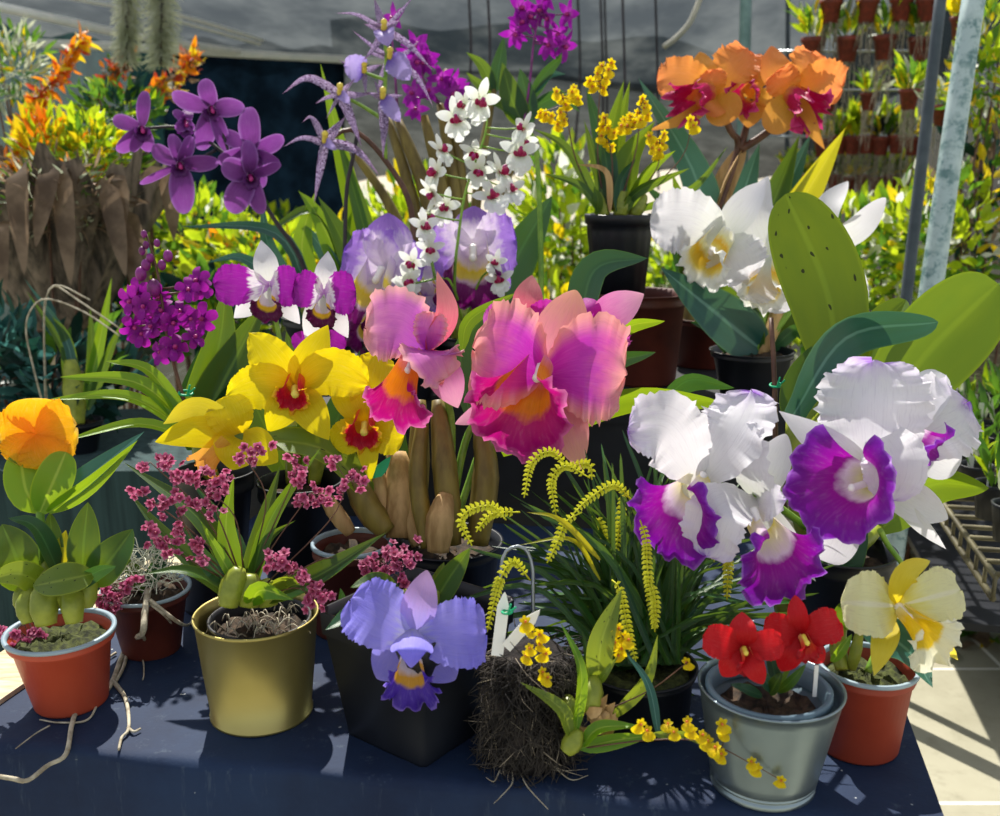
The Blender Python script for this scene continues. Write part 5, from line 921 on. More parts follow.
cluster([(440, 104, 2), (424, 80, 0), (420, 56, 0)], [(418, 46), (426, 58), (412, 60)], 2); cluster([(440, 104, 2), (430, 98, 0), (416, 98, -1)], [(412, 92), (418, 104), (424, 98)], 1); cluster([(446, 70, 3), (450, 84, 0), (452, 98, -1)], [(444, 78), (452, 84), (458, 92), (450, 98), (455, 108)], 1); cluster([(398, 120, 1), (394, 60, 0), (390, 20, 1)], [(392, 20)], 1)
for qs, w_, mt, ro in [([(524, 126, 4), (512, 100, 3), (502, 62, 3)], 26, 'leaf', 10), ([(528, 126, 4), (526, 96, 3), (520, 68, 2)], 24, 'leaf_dark', -10), ([(530, 100, 4), (545, 74, 3), (570, 48, 2)], 14, 'leaf_dark', 30), ([(532, 94, 4), (548, 76, 4), (566, 74, 3)], 12, 'leaf_blue', -30), ([(524, 124, 4), (506, 108, 3), (486, 102, 2)], 16, 'leaf', 40), ([(494, 92, 6), (482, 66, 5), (466, 52, 4)], 14, 'leaf', 20), ([(494, 92, 6), (500, 60, 6), (504, 36, 6)], 16, 'leaf_dark', 0), ([(494, 96, 6), (476, 82, 5), (466, 72, 4)], 11, 'leaf', 20), ([(530, 110, 4), (560, 96, 4), (580, 112, 4)], 16, 'leaf_dark', 20)]: DN.leaf(qs, w_, mt, roll=ro, b=.5)

# --- yellow sprays in the black pot that stands on the rust pot
bR = foot(642, 386, 72, SZ); U = Plant('flower_pot', 'large rust-brown pot serving as a pedestal under the ribbed black pot', 'pot', bR, depth(bR))
pb, pt_, prb, prt, po = pot(U, 642, 388, 66, 640, 292, 96, 'brown_pot', z=SZ)
yb = pt_ - V((0, 0, .012)); G = Plant('potted_oncidium', 'ribbed black pot on the rust-brown pot with small golden flower sprays', 'potted orchid', yb, depth(yb))
hG = height_at(yb, 214); rG = 34 * depth(yb) / FPX; rB = 25 * depth(yb) / FPX; topG = at(620, 214, depth(yb + V((0, 0, hG)))); botG = at(619, 288, depth(yb))
botG.z = yb.z; mb = MB(); prG = [(0, rB * .6), (0, rB), (.8, rG * .93), (.88, rG * .95), (.885, rG * 1.0), (.99, rG * 1.02), (1, rG), (.97, rG * .93), (.85, rG * .88)]
PP = []
for h_, r in prG:
    c_ = botG.lerp(V((topG.x, botG.y, topG.z)), h_); PP.append([c_ + V((math.cos(k * .0982), math.sin(k * .0982), 0)) * r * (1 + (.018 * (1 if k % 4 < 2 else -1) if 0 < h_ < .86 else 0)) for k in range(64)])
mb.grid(PP, 0, True); mb.build('pot', M['black_pl'], G.root); G.soil(botG.lerp(V((topG.x, botG.y, topG.z)), .88), rG * .9)
G.D = depth(topG) + .02
for qs, w_, mt, ro in [([(606, 212, 0), (606, 160, 0), (586, 86, 2)], 22, 'leaf_dark', 10), ([(608, 212, 0), (608, 150, 1), (624, 80, 2)], 20, 'leaf_clear', 0), ([(612, 212, 1), (618, 140, 2), (630, 80, 3)], 17, 'leaf_clear', 10), ([(622, 212, 0), (628, 160, 0), (655, 121, 0)], 28, 'leaf_clear', -10), ([(602, 212, -1), (568, 150, -2), (532, 128, -2)], 12, 'leaf', 20), ([(600, 212, -1), (580, 186, -3), (543, 173, -4)], 10, 'leaf', 30), ([(624, 212, -1), (650, 170, -2), (676, 150, -2)], 15, 'leaf_clear', 30), ([(620, 212, 0), (640, 190, -2), (690, 168, -1)], 12, 'leaf', 30),
                       ([(604, 212, -1), (600, 180, -1), (584, 120, 0)], 12, 'leaf', 0), ([(610, 212, -1), (606, 172, -3), (576, 164, -4)], 7, 'sheath', 20), ([(618, 212, -1), (622, 180, -1), (636, 158, -1)], 14, 'leaf_dark', 20), ([(596, 214, -1), (598, 200, -2), (594, 186, -2)], 11, 'leaf_clear', 0), ([(630, 212, 1), (690, 190, 2), (728, 146, 4)], 10, 'leaf', 30)]: G.leaf(qs, w_, mt, roll=ro, b=.5)
for qs, w_ in [([(604, 216), (600, 204, 0), (596, 190, 0)], 16), ([(620, 216), (622, 204, 0), (624, 190, 0)], 17), ([(634, 216, 1), (638, 204, 1), (644, 194, 1)], 16)]: G.cane(qs, w_, 'bulb')
for path, sp in [([(606, 210, 0), (598, 160, -2), (600, 90, -3), (606, 62, -3)], [(602, 66), (608, 70), (606, 78), (590, 80), (592, 86), (600, 82), (604, 88), (598, 74), (612, 62)]), ([(602, 210, 0), (576, 160, -2), (566, 110, -3), (560, 90, -4)], [(556, 92), (562, 98), (572, 92), (578, 98), (566, 104), (560, 112), (564, 120), (545, 114), (552, 116), (540, 112), (558, 124), (570, 96), (574, 88)]),
                 ([(612, 210, 0), (612, 160, -3), (606, 130, -4), (606, 116, -4)], [(604, 118), (608, 128), (602, 136), (614, 132), (606, 142), (612, 146), (603, 126)]), ([(618, 210, 0), (636, 150, -3), (640, 110, -4), (644, 100, -4)], [(624, 120), (630, 116), (638, 112), (644, 108), (642, 98), (648, 114), (628, 126), (634, 122), (640, 120), (646, 104), (622, 126)]), ([(624, 210, 0), (656, 170, -3), (660, 140, -4)], [(650, 136), (656, 142), (660, 150), (652, 148), (662, 144), (664, 134), (656, 154)]), ([(626, 210, 0), (680, 160, -2), (692, 122, -3)], [(690, 120), (694, 126)])]:
    spray(G, path, 'gold', [q for x, y in sp for q in ((x, y), )], 8.2, 'stem_b', sr=.9, jit=40, dz=1)

# --- orange cattleya
O = backpot('potted_cattleya', 'brown pot on the stand under orange flowers with crimson lips', 'potted orchid', 704, 370, 60, 316, 80, 'brown_pot', D=1.78)
OF = dict(ruf=.11, b=.24, a=.6, rf=4)
O.flower((716, 96, -6), [(657, 82, 44, 'p_orange', dict(d=1, m=(686, 80), roll=20, **OF)), (700, 52, 26, 'p_orangegold', dict(d=2, b=.36, m=(704, 74))), (748, 50, 46, 'p_orange', dict(d=1, m=(730, 72), roll=-20, **OF)), (712, 70, 26, 'p_orange', dict(d=-1, **OF)), (703, 112, 34, 'p_orange', dict(d=-3, bow=-2, b=.3)), (648, 131, 14, 'p_orangegold', dict(d=-4, b=.5, m=(690, 116))), (732, 122, 36, 'p_orangegold', dict(d=-3, b=.3))],
         dict(c=(708, 92, -6.5), ax=(-.8, -.45, .7), R=19, L=40, r0=10, opn=165, ruf=.5, rf=8, lower=1.1, mat='lip_crimson', flare=1.2), None, label='left orange flower')
O.flower((752, 98, -3), [(752, 56, 36, 'p_orange', dict(d=3, **OF)), (738, 66, 30, 'p_orange', dict(d=3, **OF)), (774, 108, 26, 'p_orangegold', dict(d=-2, b=.4)), (748, 128, 30, 'p_orangegold', dict(d=-2, b=.4))], dict(c=(752, 92, -4), ax=(-.6, -.4, .8), R=16, L=30, r0=9, opn=165, ruf=.3, rf=8, mat='lip_crimson', flare=1.2), None, label='orange flower in the middle, mostly its crimson lip')
O.flower((794, 96, -7), [(771, 46, 30, 'p_orange', dict(d=2, b=.4, m=(776, 70))), (812, 52, 42, 'p_orange', dict(d=1, m=(806, 72), roll=20, **OF)), (842, 88, 46, 'p_orange', dict(d=0, m=(820, 84), **OF)), (776, 72, 34, 'p_orange', dict(d=-1, **OF)), (768, 132, 32, 'p_orangegold', dict(d=-2, b=.3)), (825, 150, 18, 'p_orangegold', dict(d=-3, b=.55, m=(808, 122)))],
         dict(c=(792, 94, -7.5), ax=(.45, -.75, .8), R=19, L=36, r0=10, opn=165, ruf=.5, rf=8, lower=1.2, mat='lip_crimson', flare=1.2), None, label='right orange flower')
O.stem([(718, 210, 0), (738, 148, -1), (730, 130, -4), (717, 98, -5.5)], 4, 3, 'stem_b'); O.stem([(740, 150, -1), (746, 128, -2), (752, 100, -2.6)], 4, 3, 'stem_b'); O.stem([(740, 150, -1), (762, 136, -3), (786, 116, -5), (794, 98, -6.5)], 4, 3, 'stem_b')
mb = MB()
for sg in (-1, 1): blade(mb, O.pts([(714, 216, 0), (726, 180, -.5 * sg), (744, 146, -1)]), O.px(18), roll=50 * sg, cup=.8, a=.3, b=.3, base=.7)
mb.build('papery_sheath', M['sheath'], O.root)
for qs, w_, mt, ro in [([(712, 330, 0), (700, 190, 0), (638, 77, 2)], 40, 'leaf_blue', 20), ([(712, 330, 1), (736, 220, 2), (760, 142, 4)], 42, 'leaf_blue', 10), ([(716, 330, 1), (766, 220, 2), (800, 134, 3)], 40, 'leaf', -10), ([(720, 330, 2), (796, 210, 3), (846, 127, 3)], 44, 'leaf_yellow', 20), ([(712, 330, 3), (776, 210, 4), (812, 132, 5)], 36, 'leaf_blue', 0), ([(700, 330, 2), (690, 240, 3), (672, 172, 3)], 30, 'leaf_clear', 0), ([(700, 330, 2), (672, 220, 4), (640, 180, 5)], 22, 'leaf_dark', 10), ([(716, 330, 3), (760, 260, 4), (790, 170, 6)], 30, 'leaf_clear', 0)]: O.leaf(qs, w_, mt, roll=ro, b=.5, base=.4)
for qs, w_ in [([(700, 336), (704, 270, 0), (714, 212, 0)], 17), ([(716, 336), (722, 290, 1), (724, 230, 1)], 15), ([(690, 336), (690, 300, 1), (690, 240, 2)], 15)]: O.cane(qs, w_)

# --- white cattleya with the yellow throat
X = backpot('potted_cattleya', 'black pot on the stand under white flowers with pale yellow throats', 'potted orchid', 752, 404, 62, 350, 82, D=1.56)
XF = dict(ruf=.1, b=.28, a=.6, rf=4)
X.flower((722, 238, -6), [(650, 222, 62, 'p_white', dict(d=-1, m=(690, 222), **XF)), (748, 278, 58, 'p_white', dict(d=-2, bow=-2, **XF)), (694, 206, 34, 'p_white', dict(d=2, b=.3)), (766, 180, 32, 'p_white', dict(d=2, b=.5, m=(746, 204))), (700, 206, 20, 'p_white', dict(d=1))],
         dict(c=(722, 236, -7), ax=(-.7, -.85, .7), R=24, L=48, r0=13, opn=160, ruf=.18, rf=8, lower=1.3, mat='lip_whiteyel', flare=1.3, zp=2.4), ([(718, 244, -8), (712, 252, -9)], 4), label='left white flower showing its yellow throat')
X.flower((770, 256, -4), [(768, 176, 36, 'p_white', dict(d=2, b=.45, m=(756, 212))), (740, 296, 56, 'p_white', dict(d=-2, **XF)), (786, 312, 44, 'p_white', dict(d=-1, **XF)), (792, 232, 36, 'p_white', dict(d=1, b=.3))], dict(c=(768, 262, -5), ax=(-.3, -1, .6), R=22, L=44, r0=12, opn=160, ruf=.18, rf=8, lower=1.2, mat='lip_whiteyel', flare=1.3, zp=2.4), None, label='white flower in the middle, turned away')
X.flower((822, 250, 0), [(886, 198, 30, 'p_white', dict(d=1, b=.36, m=(860, 226), roll=30)), (848, 181, 28, 'p_white', dict(d=2, m=(828, 208), b=.4, roll=-25)), (868, 300, 34, 'p_white', dict(d=1, b=.4)), (800, 322, 26, 'p_white', dict(d=0)), (800, 224, 34, 'p_white', dict(d=1))], dict(c=(822, 250, -1), ax=(-.3, -1, .6), R=20, L=36, r0=10, ruf=.18, mat='lip_whiteyel'), None, label='right white flower behind the tall oval leaf')
X.stem([(754, 352), (752, 300, -2), (740, 262, -4), (723, 240, -5.5)], 4, 3); X.stem([(756, 352), (766, 300, -2), (770, 260, -3.6)], 4, 3); X.stem([(758, 352), (790, 310, -1), (822, 254, 0)], 4, 3)
for qs, w_, mt, ro in [([(764, 352, 0), (722, 318, -5), (660, 267, -8)], 50, 'leaf_blue', 15), ([(756, 360, 0), (740, 310, -2), (708, 278, -3)], 30, 'leaf', 10), ([(764, 350, 0), (748, 312, -3), (716, 296, -5)], 18, 'leaf_dark', 20), ([(756, 350, 2), (770, 310, 2), (772, 280, 2)], 24, 'leaf_olive', 0), ([(746, 360, 2), (716, 330, 2), (690, 322, 2)], 26, 'leaf_dark', 20), ([(772, 350, 2), (796, 330, 0), (812, 350, -3)], 16, 'leaf_dark', 30), ([(764, 355, 3), (790, 300, 5), (800, 260, 7)], 30, 'leaf', 0)]: X.leaf(qs, w_, mt, roll=ro, b=.5, base=.4)
for qs, w_, mt in [([(744, 356), (746, 330, 0), (754, 300, 0)], 16, 'bulb'), ([(760, 356), (776, 320, 0), (782, 290, 1)], 15, 'sheath')]: X.cane(qs, w_, mt)

# --- dusky violet orchid, top left
Z = backpot('potted_cattleya', 'black pot on the stand with a dark stem leaning left to dusky violet flowers', 'potted orchid', 322, 384, 58, 316, 78, D=1.72)
def vio(c, arms, lip, lab, lp=True):
    Z.flower(c, [(x, y, w_, 'p_violet', dict(d=R.uniform(-2, 2), roll=R.uniform(-30, 30), b=.33, a=.5, m=None, cup=.2)) for x, y, w_ in arms], dict(c=c, ax=(lip[0], lip[1], .8), R=8, L=13, r0=3.5, ruf=.15, mat='lip_dkviolet', nv=20, nu=8) if lp else None, ([c, (c[0] + 1, c[1] + 3, c[2] - 1.4)], 2.4), label=lab, col_mat='col_m')
vio((142, 128, -4), [(145, 91, 14), (113, 119, 15), (118, 152, 17), (150, 152, 17), (132, 152, 12)], (.3, -.6), 'leftmost violet flower')
vio((180, 164, -6), [(152, 148, 17), (172, 134, 14), (192, 136, 15), (219, 162, 17), (140, 184, 8), (184, 214, 24)], (.2, -.6), 'violet flower with a broad petal hanging down')
vio((212, 108, -5), [(172, 96, 20), (204, 79, 18), (245, 108, 19), (200, 150, 21), (227, 152, 15)], (.1, -.7), 'violet flower at the top of the stem')
vio((186, 122, -3), [(174, 110, 10), (176, 130, 12), (194, 130, 10), (188, 110, 12)], (.1, -.8), 'half open violet flower')
vio((252, 152, -5), [(249, 107, 24), (284, 138, 18), (222, 132, 16), (218, 162, 20), (280, 164, 14), (262, 188, 18)], (.2, -.5), 'violet flower at the right of the group')
vio((250, 176, -8), [(281, 164, 12), (222, 164, 22), (230, 212, 26), (262, 214, 18), (248, 140, 18)], (.3, -.5), 'lowest violet flower of the group')
Z.stem([(318, 320), (300, 258, -2), (276, 222, -4), (256, 190, -6), (251, 178, -7)], 2.6, 2, 'stem_d', 'flower_stem'); Z.stem([(262, 200, -5), (240, 168, -5), (190, 130, -3), (144, 128, -3.5)], 1.8, 1.4, 'stem_d', 'flower_stem'); Z.stem([(232, 162, -5), (222, 132, -5), (212, 110, -4.6)], 1.6, 1.3, 'stem_d'); Z.stem([(216, 150, -4), (196, 160, -5), (181, 164, -5.6)], 1.6, 1.3, 'stem_d')
for qs, w_, mt, ro in [([(316, 330, 1), (280, 236, 0), (178, 226, -2)], 16, 'leaf_blue', 30), ([(312, 330, 2), (270, 250, 3), (262, 200, 4)], 20, 'leaf_blue', 0), ([(322, 330, 2), (302, 250, 4), (316, 190, 6)], 26, 'leaf_bright', 0), ([(312, 330, 2), (294, 270, 3), (286, 220, 5)], 14, 'leaf_yellow', 0), ([(330, 330, 3), (330, 270, 5), (352, 208, 7)], 26, 'leaf', 0), ([(308, 330, 1), (250, 262, 1), (206, 262, 0)], 18, 'leaf_blue', 30)]: Z.leaf(qs, w_, mt, roll=ro, b=.5)
for qs, w_ in [([(310, 322), (308, 300, 0), (306, 282, 0)], 16), ([(326, 322), (328, 300, 0), (328, 276, 0)], 16)]: Z.cane(qs, w_, 'bulb')
# ------------------------------------------------------------------ surroundings
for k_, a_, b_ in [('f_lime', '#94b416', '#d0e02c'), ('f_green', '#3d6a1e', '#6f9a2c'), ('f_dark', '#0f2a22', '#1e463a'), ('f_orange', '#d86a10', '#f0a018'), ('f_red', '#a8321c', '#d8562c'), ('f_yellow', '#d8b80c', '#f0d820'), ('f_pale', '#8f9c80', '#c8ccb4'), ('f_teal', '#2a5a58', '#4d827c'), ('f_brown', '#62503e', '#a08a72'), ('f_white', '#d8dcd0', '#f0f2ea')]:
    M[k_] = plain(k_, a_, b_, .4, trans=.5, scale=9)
def lfs(mb, p, d, ln, wd, mat, up=None):
    """one small folded leaf"""
    d = d.normalized(); sdv = d.cross(up or V((0, 0, 1)))
    if sdv.length < .05: sdv = V((1, 0, 0))
    sdv.normalize(); nn = sdv.cross(d); b = len(mb.v)
    for u, w_, z in ((0, .12, 0), (.35, 1, .04), (.7, .75, .0), (1, .03, -.1)):
        for v in (-1, 0, 1): mb.v.append(p + d * (ln * u) + sdv * (v * w_ * wd / 2) + nn * (z * ln + abs(v) * .18 * wd * w_)); mb.uv.append((u, (v + 1) / 2))
    for i in range(3):
        for j in range(2): mb.face((b + i * 3 + j, b + i * 3 + j + 1, b + i * 3 + j + 4, b + i * 3 + j + 3), mat)
def rdir(): return V((R.gauss(0, 1), R.gauss(0, 1), R.gauss(0, 1))).normalized()
def bush(name, label, cat, x, y, d, rx, ry, n, ln, mats, group=None, up=.3, narrow=.4, foot_z=0.0, stems=5, deep=1.0):
    """leafy plant: centre pixel, distance, half extents in pixels; stems run to the ground"""
    c = at(x, y, d); k = d / FPX; base = V((c.x, c.y, foot_z)); root_ = empty(name, base); tag(root_, label, cat, group)
    mb = MB(); st_ = MB(); tips = []
    for i in range(stems):
        a = rdir(); t_ = c + V((a.x * rx * k * .7, a.y * rx * k * .5, a.z * ry * k * .6)); tips.append(t_); st_.tube([base + V((R.uniform(-.04, .04), R.uniform(-.04, .04), 0)), base.lerp(t_, .5) + V((R.uniform(-.04, .04), 0, .05)), t_], .007, .003, n=5, seg=8)
    for i in range(n):
        a = rdir() * (R.random() ** .4); p = c + V((a.x * rx * k, a.y * rx * k * deep, a.z * ry * k)); o_ = (p - c).normalized() + rdir() * .7 + V((0, 0, up)); q = ln * k * R.uniform(.6, 1.3)
        lfs(mb, p, o_, q, q * narrow, R.choices(range(len(mats)), [m[1] for m in mats])[0], rdir())
    st_.build('stem', M['stem_b'], root_); mb.build('foliage', [M[m[0]] for m in mats], root_); return root_

# left: staghorn fern mass with bromeliads growing above it
cS = at(62, 330, 3.0); SG = empty('staghorn_fern', V((cS.x, cS.y, 0))); tag(SG, 'huge staghorn fern with brown pleated shield fronds, at the left edge behind the pots', 'fern')
mb = MB(); P = []; top_ = at(64, 168, 3.0).z - cS.z
for i in range(19):
    h_ = i / 18; row = []
    for j in range(97):
        t = j / 96 * 6.28318; ple = 1 + .07 * math.sin(t * 17 + 2 * math.sin(3 * t)) + .05 * math.sin(t * 31 + h_ * 3) + .05 * math.sin(5 * t + 6 * h_)
        r = (.05 + .27 * h_ ** .75) * ple; z = top_ * h_ + (.05 * math.sin(9 * t) + .03 * math.sin(23 * t)) * h_ ** 3
        row.append(cS + V((r * math.cos(t) * 1.1, r * math.sin(t) * .8, z)))
    P.append(row)
mb.grid(P, 0, False)
mb.build('shield_frond', plain('dead_frond', '#35322c', '#8f8070', .85, scale=7, stretch=(5, 5, .7), bmp=.8), SG)
mb = MB(); mb.tube([V((cS.x, cS.y, 0)), cS + V((0, 0, .1))], .05, .05, n=12); mb.build('trunk', M['wood'], SG)
for k in range(12):
    t = R.uniform(3.3, 6.2); r = .26; q = cS + V((r * math.cos(t), r * math.sin(t) * .8, top_ * R.uniform(.55, .95))); mb = MB()
    blade(mb, [q, q + V((math.cos(t) * .1, math.sin(t) * .12, .02)), q + V((math.cos(t) * .16 + R.uniform(-.05, .05), math.sin(t) * .2, -R.uniform(.12, .26)))], .06, nrm=V((0, -1, .3)), a=.6, b=.4, nu=8, nv=4, ruf=0); mb.build('frond', M['f_brown'], SG)
def spikeplant(label, path, d, n, ln, mats, foot_z=0.0, rad=7, cat='plant', name='croton'):
    pp = [at(x, y, d) for x, y in path]; base = V((pp[0].x, pp[0].y + .1, foot_z)); r_ = empty(name, base); tag(r_, label, cat); st_ = MB(); st_.tube([base, base.lerp(pp[0], .7)] + pp, .008, .004, n=6); st_.build('stem', M['stem_b'], r_)
    mb = MB(); cs = cr(pp, 60)
    for i in range(n):
        u = R.random(); c = cs[int(u * 60)] + rdir() * (rad * d / FPX * R.random()); ax_ = (cs[min(60, int(u * 60) + 4)] - cs[max(0, int(u * 60) - 4)]).normalized(); q = ln * d / FPX * R.uniform(.6, 1.2)
        lfs(mb, c, ax_ * .7 + rdir(), q, q * .36, R.choices(range(len(mats)), [m[1] for m in mats])[0], rdir())
    mb.build('foliage', [M[m[0]] for m in mats], r_)
OR = [('f_orange', 5), ('f_red', 2), ('f_yellow', 4), ('f_white', .5)]
spikeplant('orange croton spike leaning right towards the white pipes', [(28, 118), (52, 84), (84, 38)], 3.4, 190, 15, OR, rad=8)
spikeplant('yellow-orange croton low at the left picture edge', [(4, 190), (12, 165), (26, 128)], 3.0, 130, 18, OR + [('f_lime', 2)], rad=10)
spikeplant('reddish croton tuft under the right moss column', [(150, 100), (176, 76), (194, 58)], 3.6, 150, 14, OR + [('f_red', 3), ('f_brown', 3)], rad=14)
spikeplant('reddish brown croton tuft under the left moss column', [(96, 100), (112, 78), (124, 58)], 3.5, 130, 14, [('f_red', 4), ('f_brown', 4), ('f_orange', 2), ('f_green', 2)], rad=14)
bush('bromeliad', 'bright yellow-green leafy bromeliad above the fern shields', 'plant', 92, 158, 2.95, 48, 38, 520, 17, [('f_lime', 6), ('f_yellow', 2), ('f_green', 3)], up=.5, narrow=.35)
bush('bromeliad', 'yellow fan of leaves left of the yellow-green bromeliad', 'plant', 46, 142, 2.9, 30, 24, 200, 19, [('f_yellow', 5), ('f_orange', 2), ('f_lime', 2)], up=1.0, narrow=.28)
bush('bromeliad', 'dark green ferny clump between the violet flowers and the bromeliads', 'plant', 118, 112, 3.3, 40, 28, 260, 18, [('f_green', 6), ('f_dark', 4), ('f_lime', 2)], narrow=.3)
bush('shrub', 'grey-brown twiggy clump on top of the fern shields', 'plant', 60, 196, 2.8, 74, 38, 1100, 18, [('f_brown', 6), ('f_pale', 2.5), ('f_green', 1.5), ('f_orange', .5)], narrow=.14)
bush('shrub', 'feathery grey-green plant at the top left corner', 'plant', 14, 70, 3.6, 34, 46, 300, 17, [('f_pale', 4), ('f_green', 4), ('f_yellow', 1)], narrow=.22)
# hanging moss
for lab, x, w_, y1 in [('left hanging column of grey-green moss at the top of the picture', 127, 13, 62), ('right hanging column of grey-green moss, thicker and longer', 161, 16, 66)]:
    d = 3.3; a_, b_ = at(x, -40, d), at(x, y1, d); r_ = empty('hanging_moss', a_); tag(r_, lab, 'moss'); mb = MB(); mb.tube([a_, b_], .01, .006, n=6); mb.tube([V((a_.x, a_.y, a_.z + .9)), a_], .002, n=5); mb.build('cord', M['stem_d'], r_); mb = MB()
    for k in range(1500):
        c = a_.lerp(b_, R.random()); t = R.uniform(0, 6.28); rr = w_ * d / FPX * R.uniform(.3, 1); q = c + V((math.cos(t) * rr * .6, math.sin(t) * rr * .6, 0)); e_ = q + V((math.cos(t) * rr * .8, math.sin(t) * rr * .8, -R.uniform(0, .03))); mb.tube([c, q, e_], .0016, .0006, n=3, seg=3, cap=False)
    tag(mb.build('strands', plain('grey_moss', '#b4bc98', '#e6e8d4', .9, trans=.45), r_), kind='stuff')

# dark cloth-draped side bench at left with shade plants
cb = at(70, 470, 2.25); BE = empty('bench', V((cb.x, cb.y + .25, 0))); tag(BE, 'low bench draped in dark green net behind the left red pot', 'bench')
dn_ = plain('dark_green_net', '#1c3234', '#30494a', .9, scale=40, stretch=(1, 1, .05), bmp=.2); zt = cb.z
mb = MB(); mb.box(V((cb.x - .15, cb.y + .3, zt - .01)), 1.0, .62, .02); mb.build('bench_top', dn_, BE, False)
mb = MB(); P = []
for i in range(9):
    P.append([V((cb.x - .66 + 1.02 * j / 60, cb.y - .015 - .012 * math.sin(j * 1.1 + .3 * i) * i / 8, zt + .002 - (zt - .02) * i / 8)) for j in range(61)])
mb.grid(P); mb.build('net_skirt', dn_, BE)
for x_ in (-.6, .3):
    for y_ in (.05, .56):
        mb = MB(); mb.box(V((cb.x + x_, cb.y + y_, (zt - .02) / 2)), .04, .04, zt - .02); mb.build('leg', M['wood'], BE, False)
bush('shrub', 'dark teal leafy plant on the draped bench under the fern', 'plant', 60, 380, 2.5, 70, 46, 190, 34, [('f_dark', 6), ('f_teal', 4), ('f_green', 1)], up=.4, narrow=.35, foot_z=zt, stems=6)
bush('shrub', 'dusky plant at the left edge of the draped bench', 'plant', -6, 360, 2.4, 40, 60, 120, 30, [('f_dark', 6), ('f_teal', 3)], up=.4, narrow=.4, foot_z=zt)
fz = at(80, 430, 2.35); GP = Plant('potted_orchid', 'dim orchid with a swollen bulb and upright leaves left of the magenta spike', 'potted orchid', V((fz.x, fz.y, zt)), 2.35)
pot(GP, 82, int(408 + FPX * ((CAM - V((fz.x, fz.y, zt))).dot(UP)) / depth(V((fz.x, fz.y, zt)))), 30, 80, 420, 44, 'black_pl', z=zt)
GP.cane([(76, 424), (74, 392, 0), (70, 360, 0)], 22, 'bulb')
for qs, w_, mt in [([(76, 400), (66, 340, 0), (24, 278, 2)], 9, 'leaf_blue'), ([(78, 400), (64, 350, 0), (26, 290, 1)], 8, 'leaf'), ([(84, 410), (100, 340, 0), (112, 276, 1)], 12, 'leaf_bright'), ([(88, 410), (110, 350, -1), (126, 316, -1)], 10, 'leaf'), ([(74, 400), (66, 340, 0), (52, 316, 0)], 16, 'leaf'), ([(88, 400), (92, 360, 0), (90, 306, 1)], 11, 'leaf')]: GP.leaf(qs, w_, mt, b=.5)
for qs in ([(48, 430), (44, 330, -2), (48, 292, -3), (56, 286, -4), (72, 296, -5), (122, 330, -6)], [(46, 430), (44, 330, -3), (46, 298, -4), (58, 285, -5), (90, 300, -6)], [(50, 430), (34, 370, -4), (26, 330, -5), (32, 308, -6), (48, 299, -6), (84, 312, -7), (120, 336, -8)]): GP.stem(qs, 1.1, .8, 'root', 'dry_stem')

# undergrowth seen between the flowers
LI = [('f_lime', 7), ('f_yellow', .9), ('f_green', 3.5), ('f_white', .5)]
for lab, x, y, d, rx, ry, n, ln, mm in [('bright lime shrub behind the violet flowers', 190, 236, 3.6, 60, 46, 420, 19, LI), ('lime shrub with orange leaves behind the white-sepalled pair', 250, 262, 3.3, 60, 40, 330, 19, LI + [('f_orange', .8)]), ('lime shrub behind the spider orchid leaves', 330, 276, 3.5, 60, 50, 330, 20, LI), ('lime shrub behind the lavender flowers', 412, 238, 3.8, 56, 60, 330, 20, LI),
                                  ('lime shrub between the green flower stem and the ribbed pot', 562, 226, 3.7, 52, 78, 520, 20, LI + [('f_white', 1.6)]), ('low lime shrub left of the rust-brown pot', 566, 330, 3.4, 60, 46, 260, 19, LI), ('lime shrub right of the ribbed black pot', 672, 278, 3.8, 48, 46, 330, 18, LI + [('f_pale', 2)]), ('yellow-green shrub left of the thin dark post', 862, 266, 3.5, 54, 70, 520, 18, LI + [('f_white', 2)]),
                                  ('lime shrub behind the oval leaves at right', 930, 250, 3.3, 60, 80, 480, 18, LI + [('f_white', 1)]), ('green shrub behind the tall oval leaf', 800, 300, 3.9, 60, 60, 330, 20, LI), ('dark shrub behind the magenta spike', 120, 310, 3.4, 44, 60, 260, 24, [('f_dark', 5), ('f_teal', 3), ('f_green', 2), ('f_lime', 1)]), ('dim green shrub at the far left of the white pair', 214, 320, 3.0, 44, 44, 240, 24, [('f_green', 5), ('f_dark', 3), ('f_lime', 2)])]:
    bush('shrub', lab, 'shrub', x, y, d, rx, ry, n, ln, mm, up=.5, narrow=.45)
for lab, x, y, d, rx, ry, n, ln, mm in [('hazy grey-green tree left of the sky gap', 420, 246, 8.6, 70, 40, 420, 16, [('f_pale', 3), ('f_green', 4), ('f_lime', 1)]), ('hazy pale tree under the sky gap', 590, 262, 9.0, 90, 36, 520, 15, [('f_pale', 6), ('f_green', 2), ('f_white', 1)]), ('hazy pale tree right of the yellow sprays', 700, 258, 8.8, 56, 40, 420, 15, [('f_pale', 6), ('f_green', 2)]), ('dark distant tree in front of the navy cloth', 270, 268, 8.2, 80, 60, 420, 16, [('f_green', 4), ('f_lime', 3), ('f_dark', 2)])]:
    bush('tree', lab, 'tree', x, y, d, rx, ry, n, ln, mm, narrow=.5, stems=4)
bush('shrub', 'dark shrub along the right wall behind the posts', 'shrub', 985, 200, 3.35, 50, 90, 420, 18, [('f_dark', 5), ('f_green', 3), ('f_yellow', 1.4), ('f_brown', 2)], narrow=.4)
bush('shrub', 'yellow-flecked climbing plant right of the galvanised post', 'shrub', 985, 70, 3.2, 30, 70, 330, 16, [('f_lime', 4), ('f_green', 4), ('f_yellow', 2), ('f_white', .6)], narrow=.4)

